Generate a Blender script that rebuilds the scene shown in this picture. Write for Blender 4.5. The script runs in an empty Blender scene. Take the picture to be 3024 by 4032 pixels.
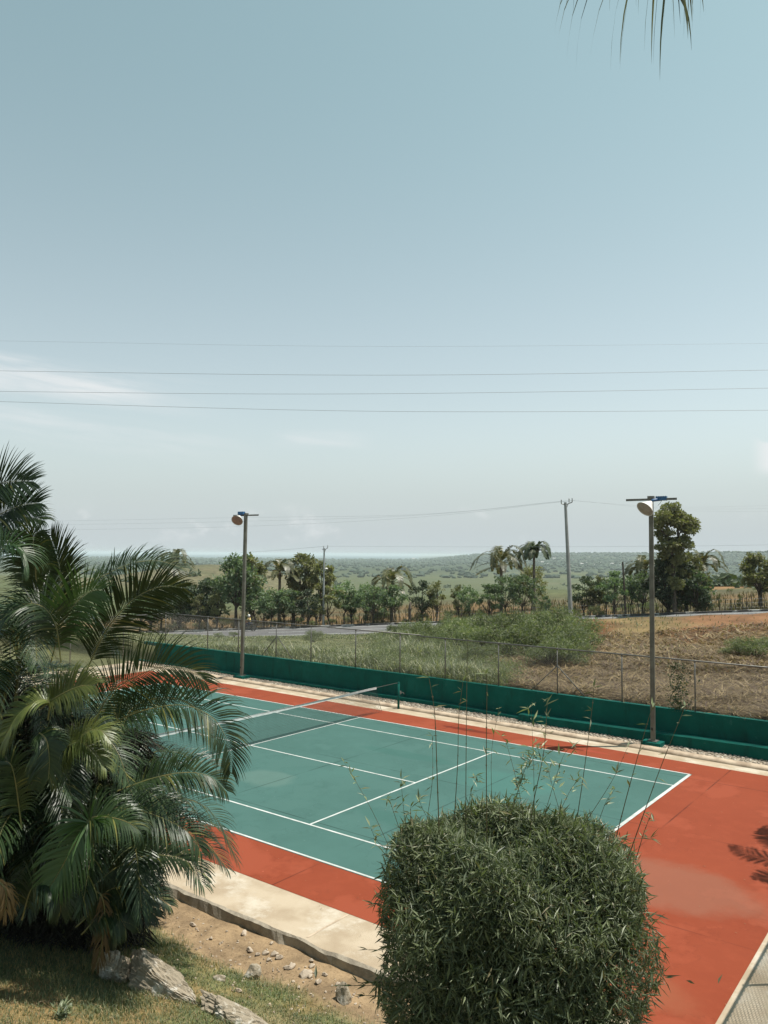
import bpy, math, random
import numpy as np
from mathutils import Vector, Matrix
PI = math.pi
rng = np.random.default_rng(7); random.seed(7)
scene = bpy.context.scene
COL = scene.collection
def S(a, b, x):
    t = np.clip((np.asarray(x, float) - a) / (b - a), 0, 1); return t * t * (3 - 2 * t)

# ------------------------------------------------------------------ camera (solved from the court lines)
CAM = np.array([18.528, -17.222, 6.068]); YAW, PITCH, ROLL, FOC = 2.22686, 0.05436, 0.00769, 3063.0
def basis():
    f = np.array([math.cos(YAW)*math.cos(PITCH), math.sin(YAW)*math.cos(PITCH), math.sin(PITCH)])
    r = np.cross(f, [0, 0, 1]); r /= np.linalg.norm(r); u = np.cross(r, f)
    return f, r*math.cos(ROLL)+u*math.sin(ROLL), -r*math.sin(ROLL)+u*math.cos(ROLL)
CF, CR, CU = basis()
FH = np.array([math.cos(YAW), math.sin(YAW)]); RH = np.array([FH[1], -FH[0]])   # horizontal forward / right of the place's main axis
def ray(px, py): return CF + CR*(px-1512)/FOC - CU*(py-2016)/FOC
def at(px, py, v): return CAM + ray(px, py)*v
def gz(px, py, z=0.0):
    d = ray(px, py); return CAM + d*(z-CAM[2])/d[2]
def uv2(u, v): return CAM[0]+FH[0]*v+RH[0]*u, CAM[1]+FH[1]*v+RH[1]*u
def to_uv(x, y):
    dx, dy = x-CAM[0], y-CAM[1]; return dx*RH[0]+dy*RH[1], dx*FH[0]+dy*FH[1]

# ------------------------------------------------------------------ value noise
_tab = rng.random((256, 256))
def vnoise(x, y, s=1.0, o=0):
    x = np.asarray(x, float)/s+o*17.3+1000; y = np.asarray(y, float)/s+o*7.7+1000
    xi = np.floor(x).astype(int); yi = np.floor(y).astype(int); fx = x-xi; fy = y-yi
    fx = fx*fx*(3-2*fx); fy = fy*fy*(3-2*fy)
    a = _tab[xi % 256, yi % 256]; b = _tab[(xi+1) % 256, yi % 256]; c = _tab[xi % 256, (yi+1) % 256]; d = _tab[(xi+1) % 256, (yi+1) % 256]
    return (a*(1-fx)+b*fx)*(1-fy)+(c*(1-fx)+d*fx)*fy-0.5
def fbm(x, y, s, o=0): return vnoise(x, y, s, o)+.5*vnoise(x, y, s/2.1, o+1)+.25*vnoise(x, y, s/4.3, o+2)

# ------------------------------------------------------------------ heights of the land
def zroad(u): return -1.30+0.079*np.clip(u, -60, 45)
def troad(u, v): return v-(81.6-0.4*u)             # metres beyond the far kerb of the road
def F(x, y):
    x = np.asarray(x, float); y = np.asarray(y, float)
    u, v = to_uv(x, y); t = troad(u, v); w = np.maximum(y-9.5, 0); zr = zroad(u)
    tb = np.minimum(t+9.5, 0); f = w/(w-tb+1e-6); f = np.where(t > -9.5, 1, f)
    z = 0.93*(1-f)+zr*f
    z = z+fbm(x, y, 9, 3)*.35*S(2, 12, w)*S(-10, -16, t)
    fall = S(22, 420, t); ang = u/np.maximum(v, 1)
    keep = S(.30, .55, ang)
    plain = -28+fbm(x, y, 300, 5)*3
    flat = zr-0.25*S(.3, 3, t)+fbm(x, y, 14, 6)*.6*S(6, 18, t)
    far = flat*(1-fall)+plain*fall
    far = far+keep*(1-S(300, 1100, t))*fall*12
    far = far+23*np.exp(-(((u+88)/75)**2+((v-430)/70)**2))+9*np.exp(-(((u+170)/80)**2+((v-330)/60)**2))
    r = np.hypot(u, v); px = 1512+3063*ang
    ridge = 36+(S(1700, 2150, px)*8+S(2300, 3100, px)*13+10*S(2950, 3150, px))*S(1650, 1800, px)
    ridge = ridge+fbm(x, y, 900, 8)*3
    far = far+S(1700, 4200, r)*ridge*S(1600, 1950, px)
    z = z+.80*S(-26, -10, t)*S(-9.0, -9.6, t)*S(8, 14, u)
    z = np.where(y < 9.5, -.05+.98*S(9.22, 9.45, y), z)
    far = np.where((v > 0), far, -3)
    coast = 5600+fbm(x, y, 1600, 9)*500
    far = far-S(coast-300, coast+100, r)*8*(1-S(1650, 1850, px))
    return np.where(t > 0.0, far, z)
def NG(x, y):
    x = np.asarray(x, float); y = np.asarray(y, float)
    g = -0.17+0.28*np.maximum(-8.9-y, 0)-0.05*S(-8.0, -9, y)
    g = g+fbm(x, y, 2.2, 2)*.12*S(-8.6, -10, y)+fbm(x, y, .5, 4)*.03
    return np.where(y > -7.9, -0.6, g)

# ------------------------------------------------------------------ mesh helpers
def link(name, me, mat=None, parent=None, smooth=False):
    if mat is not None:
        for m in (mat if isinstance(mat, (list, tuple)) else [mat]): me.materials.append(m)
    o = bpy.data.objects.new(name, me); COL.objects.link(o)
    if parent is not None: o.parent = parent
    me.polygons.foreach_set('use_smooth', np.full(len(me.polygons), bool(smooth)))
    return o
class MB:
    def __init__(s): s.v = []; s.f = {3: [], 4: []}; s.n = 0; s.mi = {3: [], 4: []}; s.poly = []
    def add(s, V, Fc, mi=0):
        V = np.asarray(V, float).reshape(-1, 3); s.v.append(V)
        if isinstance(Fc, np.ndarray):
            k = Fc.shape[1]; s.f[k].append(Fc+s.n); s.mi[k].append(np.full(len(Fc), mi))
        else:
            for f in Fc:
                if len(f) in (3, 4): s.f[len(f)].append(np.array([f])+s.n); s.mi[len(f)].append(np.array([mi]))
                else: s.poly.append(([i+s.n for i in f], mi))
        s.n += len(V)
    def box(s, c, d, rz=0, rot=None, mi=0):
        c = np.array(c, float); d = np.array(d, float)/2
        V = np.array([[x, y, z] for x in (-1, 1) for y in (-1, 1) for z in (-1, 1)])*d
        if rot is None: rot = rotz(rz)
        V = V@np.asarray(rot).T+c
        s.add(V, np.array([[0, 1, 3, 2], [4, 6, 7, 5], [0, 4, 5, 1], [2, 3, 7, 6], [0, 2, 6, 4], [1, 5, 7, 3]]), mi)
    def tube(s, P, R, n=6, mi=0, cap=True):
        P = np.asarray(P, float); m = len(P); R = np.broadcast_to(np.asarray(R, float), (m,))
        T = np.gradient(P, axis=0); T /= np.linalg.norm(T, axis=1)[:, None]+1e-9
        a = np.array([0, 0, 1.]) if abs(T[0][2]) < .9 else np.array([1., 0, 0])
        V = []; x = np.cross(T[0], a); x /= np.linalg.norm(x)
        for i in range(m):
            x = x-T[i]*(x@T[i]); x /= np.linalg.norm(x); y = np.cross(T[i], x)
            th = np.arange(n)*2*PI/n
            V.append(P[i]+R[i]*(np.cos(th)[:, None]*x+np.sin(th)[:, None]*y))
        V = np.concatenate(V); i = np.arange(m-1)[:, None]*n; j = np.arange(n)[None]; j2 = (j+1) % n
        Fq = np.stack([i+j, i+j2, i+n+j2, i+n+j], -1).reshape(-1, 4); s.add(V, Fq, mi)
        if cap:
            s.poly.append((list(range(s.n-len(V), s.n-len(V)+n))[::-1], mi)); s.poly.append((list(range(s.n-n, s.n)), mi))
    def revolve(s, prof, c, axis, n=20, mi=0, x=None):
        axis = np.array(axis, float); axis /= np.linalg.norm(axis)
        a = np.array([0, 0, 1.]) if abs(axis[2]) < .9 else np.array([1., 0, 0])
        x = np.cross(axis, a); x /= np.linalg.norm(x); y = np.cross(axis, x); th = np.arange(n)*2*PI/n
        V = np.concatenate([np.array(c)+axis*h+r*(np.cos(th)[:, None]*x+np.sin(th)[:, None]*y) for r, h in prof]); m = len(prof)
        i = np.arange(m-1)[:, None]*n; j = np.arange(n)[None]; j2 = (j+1) % n
        s.add(V, np.stack([i+j, i+j2, i+n+j2, i+n+j], -1).reshape(-1, 4), mi)
    def prism(s, V, Fc, mi=0): s.add(V, Fc, mi)
    def build(s, name, mat, parent=None, smooth=False, attr=None):
        V = np.concatenate(s.v); me = bpy.data.meshes.new(name)
        f3 = np.concatenate(s.f[3]) if s.f[3] else np.zeros((0, 3), int); f4 = np.concatenate(s.f[4]) if s.f[4] else np.zeros((0, 4), int)
        m3 = np.concatenate(s.mi[3]) if s.f[3] else np.zeros(0, int); m4 = np.concatenate(s.mi[4]) if s.f[4] else np.zeros(0, int)
        pl = [p for p, _ in s.poly]; loops = np.concatenate([f3.ravel(), f4.ravel()]+[np.array(p) for p in pl]).astype(np.int32)
        tot = np.concatenate([np.full(len(f3), 3), np.full(len(f4), 4), np.array([len(p) for p in pl], int)]).astype(np.int32)
        st = np.concatenate([[0], np.cumsum(tot)[:-1]]).astype(np.int32)
        me.vertices.add(len(V)); me.vertices.foreach_set('co', V.ravel().astype(np.float32))
        me.loops.add(len(loops)); me.loops.foreach_set('vertex_index', loops)
        me.polygons.add(len(tot)); me.polygons.foreach_set('loop_start', st); me.polygons.foreach_set('loop_total', tot)
        me.update(calc_edges=True); me.validate()
        mi = np.concatenate([m3, m4, np.array([m for _, m in s.poly], int)]).astype(np.int32)
        if len(mi) == len(me.polygons) and mi.max(initial=0) > 0: me.polygons.foreach_set('material_index', mi)
        if attr is not None:
            a = me.color_attributes.new('tint', 'FLOAT_COLOR', 'POINT'); a.data.foreach_set('color', np.c_[attr, np.ones(len(attr))].ravel().astype(np.float32))
        return link(name, me, mat, parent, smooth)
def rotz(a): return np.array([[math.cos(a), -math.sin(a), 0], [math.sin(a), math.cos(a), 0], [0, 0, 1]])
def empty(name, loc, label, cat, group=None, rz=0, sc=1):
    o = bpy.data.objects.new(name, None); COL.objects.link(o); o.location = loc; o.rotation_euler = (0, 0, rz)
    o.scale = (sc,)*3 if np.isscalar(sc) else sc; o.empty_display_size = .2
    return tag(o, label, cat, group)
def tag(o, label=None, cat=None, group=None, kind=None):
    if label: o['label'] = label
    if cat: o['category'] = cat
    if group: o['group'] = group
    if kind: o['kind'] = kind
    return o
def copy_thing(src, loc, rz, sc, label, group=None):
    r = src.copy(); COL.objects.link(r); r.location = loc; r.rotation_euler = (0, 0, rz); r.scale = (sc,)*3 if np.isscalar(sc) else sc
    r['label'] = label
    if group: r['group'] = group
    for ch in src.children:
        c = ch.copy(); COL.objects.link(c); c.parent = r
        for g in ch.children:
            d = g.copy(); COL.objects.link(d); d.parent = c
    return r
def norm(a): return a/(np.linalg.norm(a, axis=-1, keepdims=True)+1e-9)
def rdir(n): return norm(rng.normal(size=(n, 3)))
def leaf_quads(mb, P, D, N, L, W, mi=0, fold=.15):
    """kite leaves: base, left, tip, right"""
    D = norm(D); B = norm(np.cross(D, N)); N = np.cross(B, D); L = np.asarray(L)[:, None]*np.ones((len(P), 1)); W = np.asarray(W)[:, None]*np.ones((len(P), 1))
    m = P+D*L*.42
    V = np.stack([P, m+B*W/2+N*W*fold, P+D*L-N*L*.08, m-B*W/2+N*W*fold], 1).reshape(-1, 3)
    i = np.arange(len(P))[:, None]*4
    mb.add(V, np.concatenate([i+np.array([[0, 1, 2]]), i+np.array([[0, 2, 3]])]), mi)

# ------------------------------------------------------------------ materials
def newmat(name):
    m = bpy.data.materials.new(name); m.use_nodes = True; nt = m.node_tree; b = nt.nodes['Principled BSDF']; return m, nt, b
def N(nt, t, **k):
    n = nt.nodes.new(t)
    for a, v in k.items():
        if a.startswith('i_'): n.inputs[a[2:].replace('_', ' ')].default_value = v
        else: setattr(n, a, v)
    return n
def mixc(nt, fac, a, b, blend='MIX'):
    n = nt.nodes.new('ShaderNodeMix'); n.data_type = 'RGBA'; n.blend_type = blend; L = nt.links
    for sock, val in ((n.inputs[0], fac), (n.inputs[6], a), (n.inputs[7], b)):
        if hasattr(val, 'is_output'): L.new(val, sock)
        elif isinstance(val, (int, float)): sock.default_value = val
        else: sock.default_value = (*val, 1) if len(val) == 3 else val
    return n.outputs[2]
def ramp(nt, src, p0, p1):
    n = N(nt, 'ShaderNodeMapRange'); n.interpolation_type = 'SMOOTHSTEP'; n.clamp = True
    n.inputs['From Min'].default_value = p0; n.inputs['From Max'].default_value = p1; nt.links.new(src, n.inputs['Value']); return n.outputs[0]
def noise(nt, scale, detail=5, rough=.6, coord=None, vec='Object'):
    n = N(nt, 'ShaderNodeTexNoise'); n.inputs['Scale'].default_value = scale; n.inputs['Detail'].default_value = detail; n.inputs['Roughness'].default_value = rough
    if coord is None:
        c = N(nt, 'ShaderNodeTexCoord'); coord = c.outputs[vec]
    nt.links.new(coord, n.inputs['Vector']); return n.outputs['Fac']
def surf(name, c1, c2=None, scale=3, rough=.7, bump=0, bscale=None, c3=None, s3=.4, metal=0, lo=.35, hi=.65, spec=.5, bdist=.02):
    m, nt, b = newmat(name); col = c1
    if c2 is not None:
        col = mixc(nt, ramp(nt, noise(nt, scale), lo, hi), c1, c2)
    if c3 is not None:
        col = mixc(nt, ramp(nt, noise(nt, s3, 6, .7), .5, .68), col, c3)
    if hasattr(col, 'is_output'): nt.links.new(col, b.inputs['Base Color'])
    else: b.inputs['Base Color'].default_value = (*col, 1)
    b.inputs['Roughness'].default_value = rough; b.inputs['Metallic'].default_value = metal; b.inputs['Specular IOR Level'].default_value = spec
    if bump:
        bp = N(nt, 'ShaderNodeBump'); bp.inputs['Strength'].default_value = bump; bp.inputs['Distance'].default_value = bdist
        nt.links.new(noise(nt, bscale or scale*4, 8, .7), bp.inputs['Height']); nt.links.new(bp.outputs[0], b.inputs['Normal'])
    return m
def leafmat(name, c1, c2, rough=.45, trans=.25, c3=None, p3=.9, spec=.5, attr=False):
    m, nt, b = newmat(name); g = N(nt, 'ShaderNodeNewGeometry'); r = g.outputs['Random Per Island']
    col = mixc(nt, r, c1, c2)
    if c3 is not None:
        w = N(nt, 'ShaderNodeMath', operation='MULTIPLY'); nt.links.new(r, w.inputs[0]); w.inputs[1].default_value = 37.31
        fr = N(nt, 'ShaderNodeMath', operation='FRACT'); nt.links.new(w.outputs[0], fr.inputs[0])
        col = mixc(nt, ramp(nt, fr.outputs[0], p3, min(p3+.05, 1)), col, c3)
    oi = N(nt, 'ShaderNodeObjectInfo'); sv = N(nt, 'ShaderNodeHueSaturation'); nt.links.new(col, sv.inputs['Color'])
    mr = N(nt, 'ShaderNodeMapRange'); mr.inputs['To Min'].default_value = .75; mr.inputs['To Max'].default_value = 1.3; nt.links.new(oi.outputs['Random'], mr.inputs['Value'])
    nt.links.new(mr.outputs[0], sv.inputs['Value']); col = sv.outputs[0]
    nt.links.new(col, b.inputs['Base Color']); b.inputs['Roughness'].default_value = rough; b.inputs['Specular IOR Level'].default_value = spec
    if trans:
        t = N(nt, 'ShaderNodeBsdfTranslucent'); tc = mixc(nt, 1.0, col, (1.3, 1.5, .6), 'MULTIPLY'); nt.links.new(tc, t.inputs['Color'])
        mx = N(nt, 'ShaderNodeMixShader'); mx.inputs[0].default_value = trans
        nt.links.new(b.outputs[0], mx.inputs[1]); nt.links.new(t.outputs[0], mx.inputs[2]); nt.links.new(mx.outputs[0], nt.nodes['Material Output'].inputs['Surface'])
    return m
M = {}
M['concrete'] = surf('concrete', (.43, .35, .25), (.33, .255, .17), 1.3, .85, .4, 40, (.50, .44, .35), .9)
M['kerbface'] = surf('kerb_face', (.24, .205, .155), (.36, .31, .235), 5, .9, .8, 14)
M['kerbfar'] = surf('kerb_far', (.30, .22, .15), (.50, .40, .29), 2, .85, .5, 20)
M['cobble'] = leafmat('cobble', (.32, .275, .22), (.19, .155, .115), .8, 0, (.42, .38, .31), .85)
M['mortar'] = surf('mortar', (.26, .21, .16), (.36, .30, .22), 8, .9, .5)
M['green'] = surf('green_paint', (.002, .098, .076), (.002, .078, .062), 1.6, .8, .15, 30, (.006, .115, .09), .55, spec=.15)
M['white'] = surf('line_paint', (.56, .57, .55), (.42, .45, .42), 3, .7, 0, None, (.30, .34, .31), 1.7)
M['galv'] = surf('galvanised', (.17, .165, .15), (.12, .115, .10), 9, .5, metal=.4)
M['steel'] = surf('pole_steel', (.17, .165, .135), (.11, .105, .085), 2.5, .5, metal=.25)
M['bark'] = surf('bark', (.10, .08, .06), (.05, .04, .03), 3, .9, .6)
M['palebark'] = surf('pale_bark', (.2, .17, .13), (.11, .09, .07), 3, .9, .6)
M['cpole'] = surf('concrete_pole', (.34, .35, .34), (.25, .26, .25), 1.5, .85, .2)
M['black'] = surf('black_plastic', (.02, .02, .02), None, 1, .5)
M['wire'] = surf('wire', (.22, .25, .27), None, 1, .6)
M['net'] = surf('net_cord', (.03, .045, .04), None, 1, .8)
M['band'] = surf('net_band', (.66, .67, .65), (.54, .56, .54), 6, .8)
M['blue'] = surf('ballast_blue', (.03, .13, .28), (.02, .08, .2), 8, .4)
M['lampw'] = surf('lamp_white', (.7, .68, .64), (.6, .58, .54), 5, .5)
M['lampin'] = surf('lamp_inside', (.30, .20, .16), (.22, .14, .11), 9, .4)
M['lampinR'] = surf('lamp_inside_pale', (.34, .31, .26), (.26, .23, .19), 9, .4)
M['asphalt'] = surf('asphalt', (.13, .125, .125), (.10, .098, .10), .6, .85, .3, 60)
M['rock'] = surf('rock', (.62, .58, .50), (.30, .25, .18), 5, .9, .8, 14, (.68, .65, .58), 3, bdist=.04, lo=.28, hi=.42)
M['pebble'] = surf('pebble', (.45, .37, .28), (.3, .24, .18), 4, .9, .4)
M['frond'] = leafmat('palm_leaf', (.011, .026, .008), (.036, .06, .02), .40, .08, (.13, .13, .035), .94, spec=.4)
M['frondy'] = leafmat('palm_leaf_yellow', (.055, .08, .02), (.12, .135, .035), .42, .16, spec=.45)
M['frondb'] = leafmat('palm_leaf_bright', (.026, .065, .017), (.055, .10, .03), .42, .16, spec=.45)
M['dead'] = leafmat('palm_leaf_dead', (.11, .07, .028), (.19, .12, .05), .6, .2)
M['rachis'] = surf('rachis', (.13, .14, .05), (.2, .17, .06), 6, .45)
M['cane'] = surf('cane', (.10, .13, .05), (.17, .15, .08), 5, .5)
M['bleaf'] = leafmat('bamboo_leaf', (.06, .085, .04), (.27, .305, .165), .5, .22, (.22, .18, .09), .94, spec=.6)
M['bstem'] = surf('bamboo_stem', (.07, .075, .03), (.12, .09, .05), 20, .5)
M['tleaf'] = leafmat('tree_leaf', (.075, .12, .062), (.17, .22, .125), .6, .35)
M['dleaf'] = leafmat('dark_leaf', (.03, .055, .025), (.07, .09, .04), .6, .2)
M['oleaf'] = leafmat('olive_leaf', (.12, .125, .055), (.19, .185, .085), .6, .3)
M['bushleaf'] = leafmat('thicket_leaf', (.08, .105, .052), (.18, .20, .115), .6, .4, (.30, .29, .2), .88)
M['cleaf'] = leafmat('coconut_leaf', (.045, .055, .022), (.10, .10, .042), .45, .2, (.26, .2, .09), .86)
M['cleafnear'] = leafmat('coconut_leaf_near', (.05, .06, .012), (.20, .17, .04), .4, .25, (.03, .035, .02), .6)
M['grass'] = leafmat('grass_blade', (.09, .12, .06), (.16, .18, .09), .6, .3, (.34, .26, .13), .74)
M['tallgrass'] = leafmat('tall_grass', (.08, .10, .05), (.18, .195, .11), .5, .3, (.36, .34, .22), .8)
M['straw'] = leafmat('straw', (.11, .07, .03), (.33, .24, .115), .6, .2, (.07, .035, .016), .68)
M['drytuft'] = leafmat('dry_tuft', (.15, .105, .05), (.11, .11, .05), .7, .2, (.28, .2, .1), .85)
M['litter'] = leafmat('fallen_leaf', (.08, .05, .025), (.30, .22, .13), .8, .1)
nt = M['green'].node_tree; b = nt.nodes['Principled BSDF']; c0 = b.inputs['Base Color'].links[0].from_socket; tcg = N(nt, 'ShaderNodeTexCoord'); mp = N(nt, 'ShaderNodeMapping'); mp.inputs['Scale'].default_value = (2.2, 2.2, .35); nt.links.new(tcg.outputs['Object'], mp.inputs['Vector'])
nt.links.new(mixc(nt, ramp(nt, noise(nt, 1.5, 7, .7, mp.outputs[0]), .50, .72), mixc(nt, ramp(nt, noise(nt, 5, 8, .75), .60, .66), c0, (.02, .12, .095)), (.004, .05, .04)), b.inputs['Base Color'])
def painted(name, base, alt, marks):
    """court paint: colour with wear, slab joints and dusty or dark patches (x, y, rx, ry, colour, strength)"""
    m, nt, b = newmat(name); L = nt.links
    tc = N(nt, 'ShaderNodeTexCoord'); sp = N(nt, 'ShaderNodeSeparateXYZ'); L.new(tc.outputs['Object'], sp.inputs[0])
    col = mixc(nt, ramp(nt, noise(nt, .35, 6, .65), .35, .7), base, alt)
    col = mixc(nt, ramp(nt, noise(nt, 2.2, 8, .75), .42, .9), col, tuple(min(1, c*1.15+.004) for c in base))
    col = mixc(nt, ramp(nt, noise(nt, 60, 3, .7), .62, .8), col, tuple(c*.72 for c in base))
    wn = noise(nt, .55, 7, .6); bd = N(nt, 'ShaderNodeMath', operation='SUBTRACT'); L.new(wn, bd.inputs[0]); bd.inputs[1].default_value = .52; ab = N(nt, 'ShaderNodeMath', operation='ABSOLUTE'); L.new(bd.outputs[0], ab.inputs[0])
    kq = N(nt, 'ShaderNodeMath', operation='MULTIPLY'); L.new(ramp(nt, ab.outputs[0], .006, .001), kq.inputs[0]); kq.inputs[1].default_value = .28; col = mixc(nt, kq.outputs[0], col, tuple(c*.6 for c in base))
    col = mixc(nt, ramp(nt, wn, .515, .60), col, tuple(c*1.1+.004 for c in base)); col = mixc(nt, ramp(nt, noise(nt, 14, 2, .5), .74, .78), col, tuple(min(1, c*1.5+.05) for c in base))
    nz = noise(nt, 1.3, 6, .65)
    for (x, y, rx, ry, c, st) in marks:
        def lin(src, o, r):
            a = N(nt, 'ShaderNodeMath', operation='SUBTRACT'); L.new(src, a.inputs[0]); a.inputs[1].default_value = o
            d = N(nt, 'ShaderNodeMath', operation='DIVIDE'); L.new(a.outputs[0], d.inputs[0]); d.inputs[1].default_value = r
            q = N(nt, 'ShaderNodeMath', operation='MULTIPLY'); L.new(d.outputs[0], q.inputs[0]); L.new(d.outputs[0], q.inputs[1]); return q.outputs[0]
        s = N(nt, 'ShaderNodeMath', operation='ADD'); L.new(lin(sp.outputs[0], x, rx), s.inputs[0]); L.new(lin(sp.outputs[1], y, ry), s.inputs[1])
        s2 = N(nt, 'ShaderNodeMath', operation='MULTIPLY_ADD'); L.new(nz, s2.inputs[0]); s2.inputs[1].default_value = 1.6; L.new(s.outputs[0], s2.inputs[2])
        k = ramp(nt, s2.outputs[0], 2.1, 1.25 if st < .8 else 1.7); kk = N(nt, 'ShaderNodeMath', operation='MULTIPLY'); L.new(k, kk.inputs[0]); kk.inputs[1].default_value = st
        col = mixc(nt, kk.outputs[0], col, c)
    for ax, period, off in ((0, 4.62, 1.2), (1, 4.5, -.6)):     # faint joints between the concrete bays below the paint
        a = N(nt, 'ShaderNodeMath', operation='ADD'); L.new(sp.outputs[ax], a.inputs[0]); a.inputs[1].default_value = off+100*period
        md = N(nt, 'ShaderNodeMath', operation='PINGPONG'); L.new(a.outputs[0], md.inputs[0]); md.inputs[1].default_value = period/2
        k = ramp(nt, md.outputs[0], .026, .010); k2 = N(nt, 'ShaderNodeMath', operation='MULTIPLY'); L.new(k, k2.inputs[0])
        L.new(ramp(nt, noise(nt, .5, 3), .35, .62), k2.inputs[1]); k3 = N(nt, 'ShaderNodeMath', operation='MULTIPLY'); L.new(k2.outputs[0], k3.inputs[0]); k3.inputs[1].default_value = .85
        col = mixc(nt, k3.outputs[0], col, tuple(c*.4 for c in base))
    L.new(col, b.inputs['Base Color']); b.inputs['Roughness'].default_value = .85; b.inputs['Specular IOR Level'].default_value = .18
    bp = N(nt, 'ShaderNodeBump'); bp.inputs['Strength'].default_value = .25; bp.inputs['Distance'].default_value = .01
    L.new(noise(nt, 45, 6, .7), bp.inputs['Height']); L.new(bp.outputs[0], b.inputs['Normal'])
    return m
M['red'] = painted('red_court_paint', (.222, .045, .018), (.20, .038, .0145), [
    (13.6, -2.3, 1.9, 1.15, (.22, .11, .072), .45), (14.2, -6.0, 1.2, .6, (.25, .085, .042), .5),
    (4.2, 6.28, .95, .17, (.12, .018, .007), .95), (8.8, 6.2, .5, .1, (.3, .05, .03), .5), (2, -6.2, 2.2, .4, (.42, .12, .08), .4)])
M['teal'] = painted('teal_court_paint', (.046, .108, .094), (.056, .128, .112), [
    (3.0, -2.2, .9, .7, (.10, .165, .14), .5), (8.0, -2.6, 1.6, .45, (.033,.10,.083), .5), (8.2, 1.5, 1.5, 1.0, (.053, .15, .128), .5), (4.5, 2.2, 1.7, .35, (.035,.105,.088), .5)])
def groundmat(name, rough=.95, sc=1.0, bump=.6):
    m, nt, b = newmat(name); L = nt.links; a = N(nt, 'ShaderNodeAttribute'); a.attribute_name = 'tint'
    n1 = noise(nt, .9*sc, 10, .75); col = mixc(nt, ramp(nt, n1, .3, .72), mixc(nt, 1., a.outputs['Color'], (.62, .6, .58), 'MULTIPLY'), mixc(nt, 1., a.outputs['Color'], (1.35, 1.32, 1.25), 'MULTIPLY'))
    n2 = noise(nt, 9*sc, 6, .7); col = mixc(nt, ramp(nt, n2, .5, .75), col, mixc(nt, 1., col, (.6, .58, .52), 'MULTIPLY'))
    L.new(col, b.inputs['Base Color']); b.inputs['Roughness'].default_value = rough; b.inputs['Specular IOR Level'].default_value = .2
    bp = N(nt, 'ShaderNodeBump'); bp.inputs['Strength'].default_value = bump; bp.inputs['Distance'].default_value = .06
    L.new(noise(nt, 7*sc, 8, .75), bp.inputs['Height']); L.new(bp.outputs[0], b.inputs['Normal']); return m
M['near_ground'] = groundmat('slope_soil', sc=2.2); M['field'] = groundmat('field_soil', sc=.35)

# ------------------------------------------------------------------ the court
def sheet(name, x0, x1, y0, y1, z, mat):
    mb = MB(); mb.add([[x0, y0, z], [x1, y0, z], [x1, y1, z], [x0, y1, z]], np.array([[0, 1, 2, 3]])); return tag(mb.build(name, mat), kind='structure')
RX, RY0, RY1 = 15.6, -6.87, 6.85
# slab with a rough, cast edge facing the slope
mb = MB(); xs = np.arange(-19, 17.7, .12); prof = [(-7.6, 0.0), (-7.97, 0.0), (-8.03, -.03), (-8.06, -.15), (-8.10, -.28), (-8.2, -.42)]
V = []
for k, (py, pz) in enumerate(prof):
    yy = py+(fbm(xs, xs*0+k*.2, .5, 11)*.07+fbm(xs, xs*0, 3, 12)*.06)*(k > 0)+fbm(xs, xs*0+k*3.1, .16, 14)*.035*(k > 1); V.append(np.c_[xs, yy, pz+0*xs+(fbm(xs, xs*0+k, .4, 13)*.03*(k > 1))])
n = len(xs); V = np.concatenate(V); i = np.arange(len(prof)-1)[:, None]*n; j = np.arange(n-1)[None]
Fq = np.stack([i+j, i+n+j, i+n+j+1, i+j+1], -1).reshape(-1, 4)
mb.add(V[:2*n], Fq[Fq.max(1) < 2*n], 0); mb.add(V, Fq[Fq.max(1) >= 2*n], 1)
mb.add([[-19, -7.6, 0], [17.6, -7.6, 0], [17.6, 9.3, 0], [-19, 9.3, 0]], np.array([[0, 1, 2, 3]]), 0)
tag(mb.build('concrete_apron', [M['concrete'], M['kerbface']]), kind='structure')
# hairline joints across the near apron
sheet('apron_joint', 9.86, 9.90, -7.9, RY0-.02, .004, M['kerbfar'])
def quadsheet(name, pts, z, mat):
    mb = MB(); mb.add([[x, y, z] for x, y in pts], np.array([[0, 1, 2, 3]])); return tag(mb.build(name, mat), kind='structure')
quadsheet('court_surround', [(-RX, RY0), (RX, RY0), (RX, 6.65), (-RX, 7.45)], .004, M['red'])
sheet('court', -11.93, 11.93, -5.53, 5.53, .008, M['teal'])
mb = MB()
def line(x0, y0, x1, y1, w=.055):
    dx, dy = x1-x0, y1-y0; l = math.hypot(dx, dy); nx, ny = -dy/l*w/2, dx/l*w/2
    mb.add([[x0-nx, y0-ny, .012], [x1-nx, y1-ny, .012], [x1+nx, y1+ny, .012], [x0+nx, y0+ny, .012]], np.array([[0, 1, 2, 3]]))
XB = 11.885
for y in (-5.485, 5.485): line(-XB, y, XB, y)
for x in (-XB, XB): line(x, -5.457, x, 5.457, .09)
for y in (-4.115, 4.115): line(-XB+.045, y, XB-.045, y)
for x in (-6.40, 6.40): line(x, -4.087, x, 4.087)
line(-6.3725, 0, 6.3725, 0); line(0, -4.087, 0, -.0275); line(0, .0275, 0, 4.087); line(0, 4.143, 0, 5.457); line(0, -5.457, 0, -4.143)
tag(mb.build('court_lines', M['white']), kind='structure')
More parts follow.
